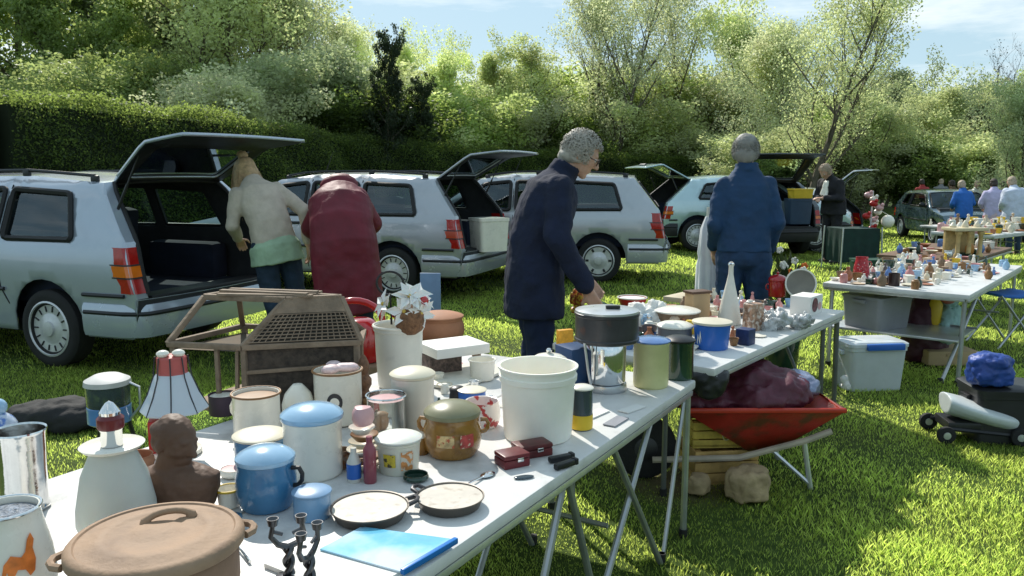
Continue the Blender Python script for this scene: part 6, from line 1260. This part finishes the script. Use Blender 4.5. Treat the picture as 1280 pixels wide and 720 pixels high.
p = pt(905, 606, 0); zz = V((p.x, p.y+.13, 0)); slatbox('brown wooden crate standing on the grass at the wheelbarrow front', zz, .12, .32, .24, .17, M('crate_brown', (.46,.29,.10), .7, var=.35, vs=12, bump=.3), None)
slatbox('yellow painted crate with pale letters stacked on the brown wooden crate', zz+V((-.02, .01, .172)), .06, .27, .2, .13, M('crate_yellow', (.56,.41,.08), .65, var=.35, vs=12, bump=.3), 'GE')
stone = M('pale_stone', (.34,.25,.14), .85, var=.25, vs=14, bump=.7, bs=30)
for px, py, w_, h_, lab, sd_ in ((934, 628, 64, 46, 'big pale stone lying before the wheelbarrow', 4), (872, 622, 34, 34, 'smaller pale stone lying by the far table leg', 5)):
    p, k, R = spot(px, py, w_, .0); m = MB(); rn3 = random.Random(sd_)
    for i in range(5): m.box((rn3.uniform(-.3, .3)*R, rn3.uniform(-.25, .25)*R, h_*k*.42), (R*1.2, R*1.0, h_*k*.8), Matrix.Rotation(rn3.uniform(0, 3), 3, 'Z') @ Matrix.Rotation(rn3.uniform(-.3, .3), 3, 'X'), ch=.02)
    o = blob(m, 'stone', stone, None, voxel=.009, it=10, disp=.03, dscale=.07); o.location = p; tag(o, lab, 'stone', 'stones by the wheelbarrow')
# ------------------------------------------------------------------ behind the tables
p = at(643, 8.3); o = thing('ball', 'orange and white toy ball lying on the grass behind the first two tables', 'ball', p); m = MB(); m.ell((0, 0, .115), (.115, .115, .115), n=22); m.build('skin', M('orange_ball', (.55,.10,.03), .45, c2=(.7,.66,.6), c2t=(.56,.6), vs=4), o); m = MB(); m.ell((0, 0, .228), (.02, .02, .006), n=8); m.build('valve', ew, o)
p = at(537, 5.6); o = thing('sign_board', 'pale blue blank board standing on a wooden foot behind the planter', 'board', p, -.1); m = MB(); m.box((0, 0, .66), (.145, .014, .27), ch=.003); m.build('board', M('pale_blue_board', (.20,.30,.48), .5, var=.08), o); m = MB(); m.box((0, .012, .27), (.03, .012, .54)); m.box((0, 0, .01), (.26, .2, .02), ch=.003); m.build('foot', wood, o)
# white parasol folded beside the man in blue
p = at(885, 6.0); o = thing('parasol', 'folded white parasol standing beside the man in blue', 'parasol', p); m = MB(); m.loft([[V((r_*(1+.16*math.cos(6*t+z*3))*math.cos(t), r_*(1+.16*math.cos(6*t+z*3))*math.sin(t), z)) for t in [2*PI*i/36 for i in range(36)]] for z, r_ in ((.34, .066), (.5, .074), (.8, .070), (.86, .058), (.9, .066), (1.08, .05), (1.17, .02))]); m.build('canopy', M('parasol_cloth', (.74,.74,.76), .8, var=.06), o, angle=50); m = MB(); m.tube([(0, 0, 0), (0, 0, 1.24)], .016, 8); m.build('pole', ew, o); m = MB(); m.lathe([(0,0),(.16,0),(.16,.03),(.04,.06),(.03,.12),(1e-4,.12)], 24); m.build('base', dsteel, o)
# dark bunch of flowers right of the man in blue
p = at(984, 5.95); o = thing('flower_arrangement', 'tall dark flower arrangement with white and orange blooms right of the man in blue', 'flowers', p); m = MB(); m.lathe([(0,0),(.10,0),(.12,.04),(.15,.40),(.14,.42),(.12,.38),(1e-4,.36)], 24); m.build('pot', dgreen, o); rn4 = random.Random(6)
lf = MB()
for i in range(160):
    a_ = rn4.uniform(0, 6.28); el = rn4.uniform(-.1, 1.4); L_ = rn4.uniform(.18, .52); d = V((math.cos(a_)*math.cos(el)*.5, math.sin(a_)*math.cos(el)*.5, math.sin(el))); c = V((0, 0, .42))+d*L_; s_ = d.cross(V((rn4.gauss(0, 1), rn4.gauss(0, 1), .3))).normalized(); w_ = .022; lf.add([c-d*.05, c+s_*w_, c+d*.06, c-s_*w_], [(0, 1, 2, 3)])
lf.build('leaves', G4, o, angle=None, fix=False)
for i in range(26):
    a_ = rn4.uniform(0, 6.28); el = rn4.uniform(-.1, 1.4); L_ = rn4.uniform(.25, .55); c = V((0, 0, .42))+V((math.cos(a_)*math.cos(el)*.45, math.sin(a_)*math.cos(el)*.45, math.sin(el)))*L_; m = MB()
    for j in range(5): t = 1.257*j; m.ell(c+V((.016*math.cos(t), .006, .016*math.sin(t))), (.014, .008, .014), n=8)
    m.build('bloom', ew if i % 4 else org, o)
# goods in and on the cars
def carin(px, y, z, name, label, cat, w_, d_, h_, mat, rz=.3, lidmat=None):
    loc = at(px, y, z); return crate(name, label, cat, loc, rz, w_, d_, h_, mat, bool(lidmat), lidmat, grip=False)
carin(611, 9.75, .55, 'carton', 'white rounded box sitting in the boot of the second estate', 'box', .40, .36, .40, ew, .5)
carin(996, 14.75, .56, 'box', 'dark blue box in the boot of the dark hatchback below the yellow crate', 'box', .42, .34, .46, M('slate_blue_box', (.03,.06,.11), .5), .05)
carin(998, 14.75, 1.025, 'crate', 'bright yellow crate stacked high in the boot of the dark hatchback', 'crate', .40, .30, .17, yel, .08)
# table with green cloth near the woman
p = at(1066, 12.6); o = thing('cloth_table', 'folding table under a dark green cloth behind the red patterned jug', 'table', p, .15); W2, D2_ = .62, .5
m = MB(); m.grid(lambda a, b: V((-W2/2+W2*a, -D2_/2+D2_*b, .66+.004*math.sin(9*a))), 10, 8); m.grid(lambda a, b: V((-W2/2+W2*a, -D2_/2-.02*math.sin(20*a)*b, .66-.52*b)), 24, 5); m.grid(lambda a, b: V((-W2/2+W2*a, D2_/2+.02*math.sin(20*a)*b, .66-.52*b)), 24, 5)
for sx in (-1, 1): m.grid(lambda a, b, sx=sx: V((sx*(W2/2+.02*math.sin(18*a)*b), -D2_/2+D2_*a, .66-.52*b)), 20, 5)
m.build('cloth', M('dark_green_cloth', (.010,.035,.028), .8, var=.3), o, fix=False)
for x in (-1, 1):
    for y in (-1, 1): m = MB(); m.tube([(x*(W2/2+.015), y*(D2_/2+.02), .68), (x*(W2/2+.03), y*(D2_/2+.03), 0)], .012, 6); m.build('leg', alu, o)
p = at(1090, 11.8); crate('crate', 'dark green plastic crate on the grass right of the green cloth table', 'crate', p, .1, .5, .34, .24, M('green_crate', (.02,.07,.045), .6), False, None)
# stand of toys right of the white hatchback
p = at(1088, 13.5); o = thing('toy_stand', 'thin stand hung with red and white soft toys by the dark teal car', 'stand', p); m = MB(); m.tube([(0, 0, 0), (0, 0, 1.25)], .014, 6); m.build('pole', alu, o); rn5 = random.Random(5)
for i in range(9):
    m = MB(); c = V((rn5.uniform(-.1, .12), rn5.uniform(-.08, .05), .62+i*.07)); m.ell(c, (.07, .06, .055), n=10); m.ell(c+V((.03, -.04, .05)), .032, n=8); m.build('hanging_toy', [red, ew, pink][i % 3], o)
m = MB(); m.ell((.26, -.05, .74), (.11, .09, .11), n=14); m.tube([(0, 0, 1.0), (.26, -.05, .85)], .005, 5); m.build('white_toy', ew, o)
p = at(60, 4.6); m = MB(); m.ell((0, 0, .07), (.34, .18, .10), n=18); m.ell((.2, .03, .08), (.2, .14, .09), n=14); o = blob(m, 'bag', M('dull_black', (.02,.02,.021), .85, var=.3, bump=.3), None, voxel=.014, it=3, disp=.06, dscale=.12); o.location = p; tag(o, 'flat black bag lying on the grass below the first car wheel', 'bag')
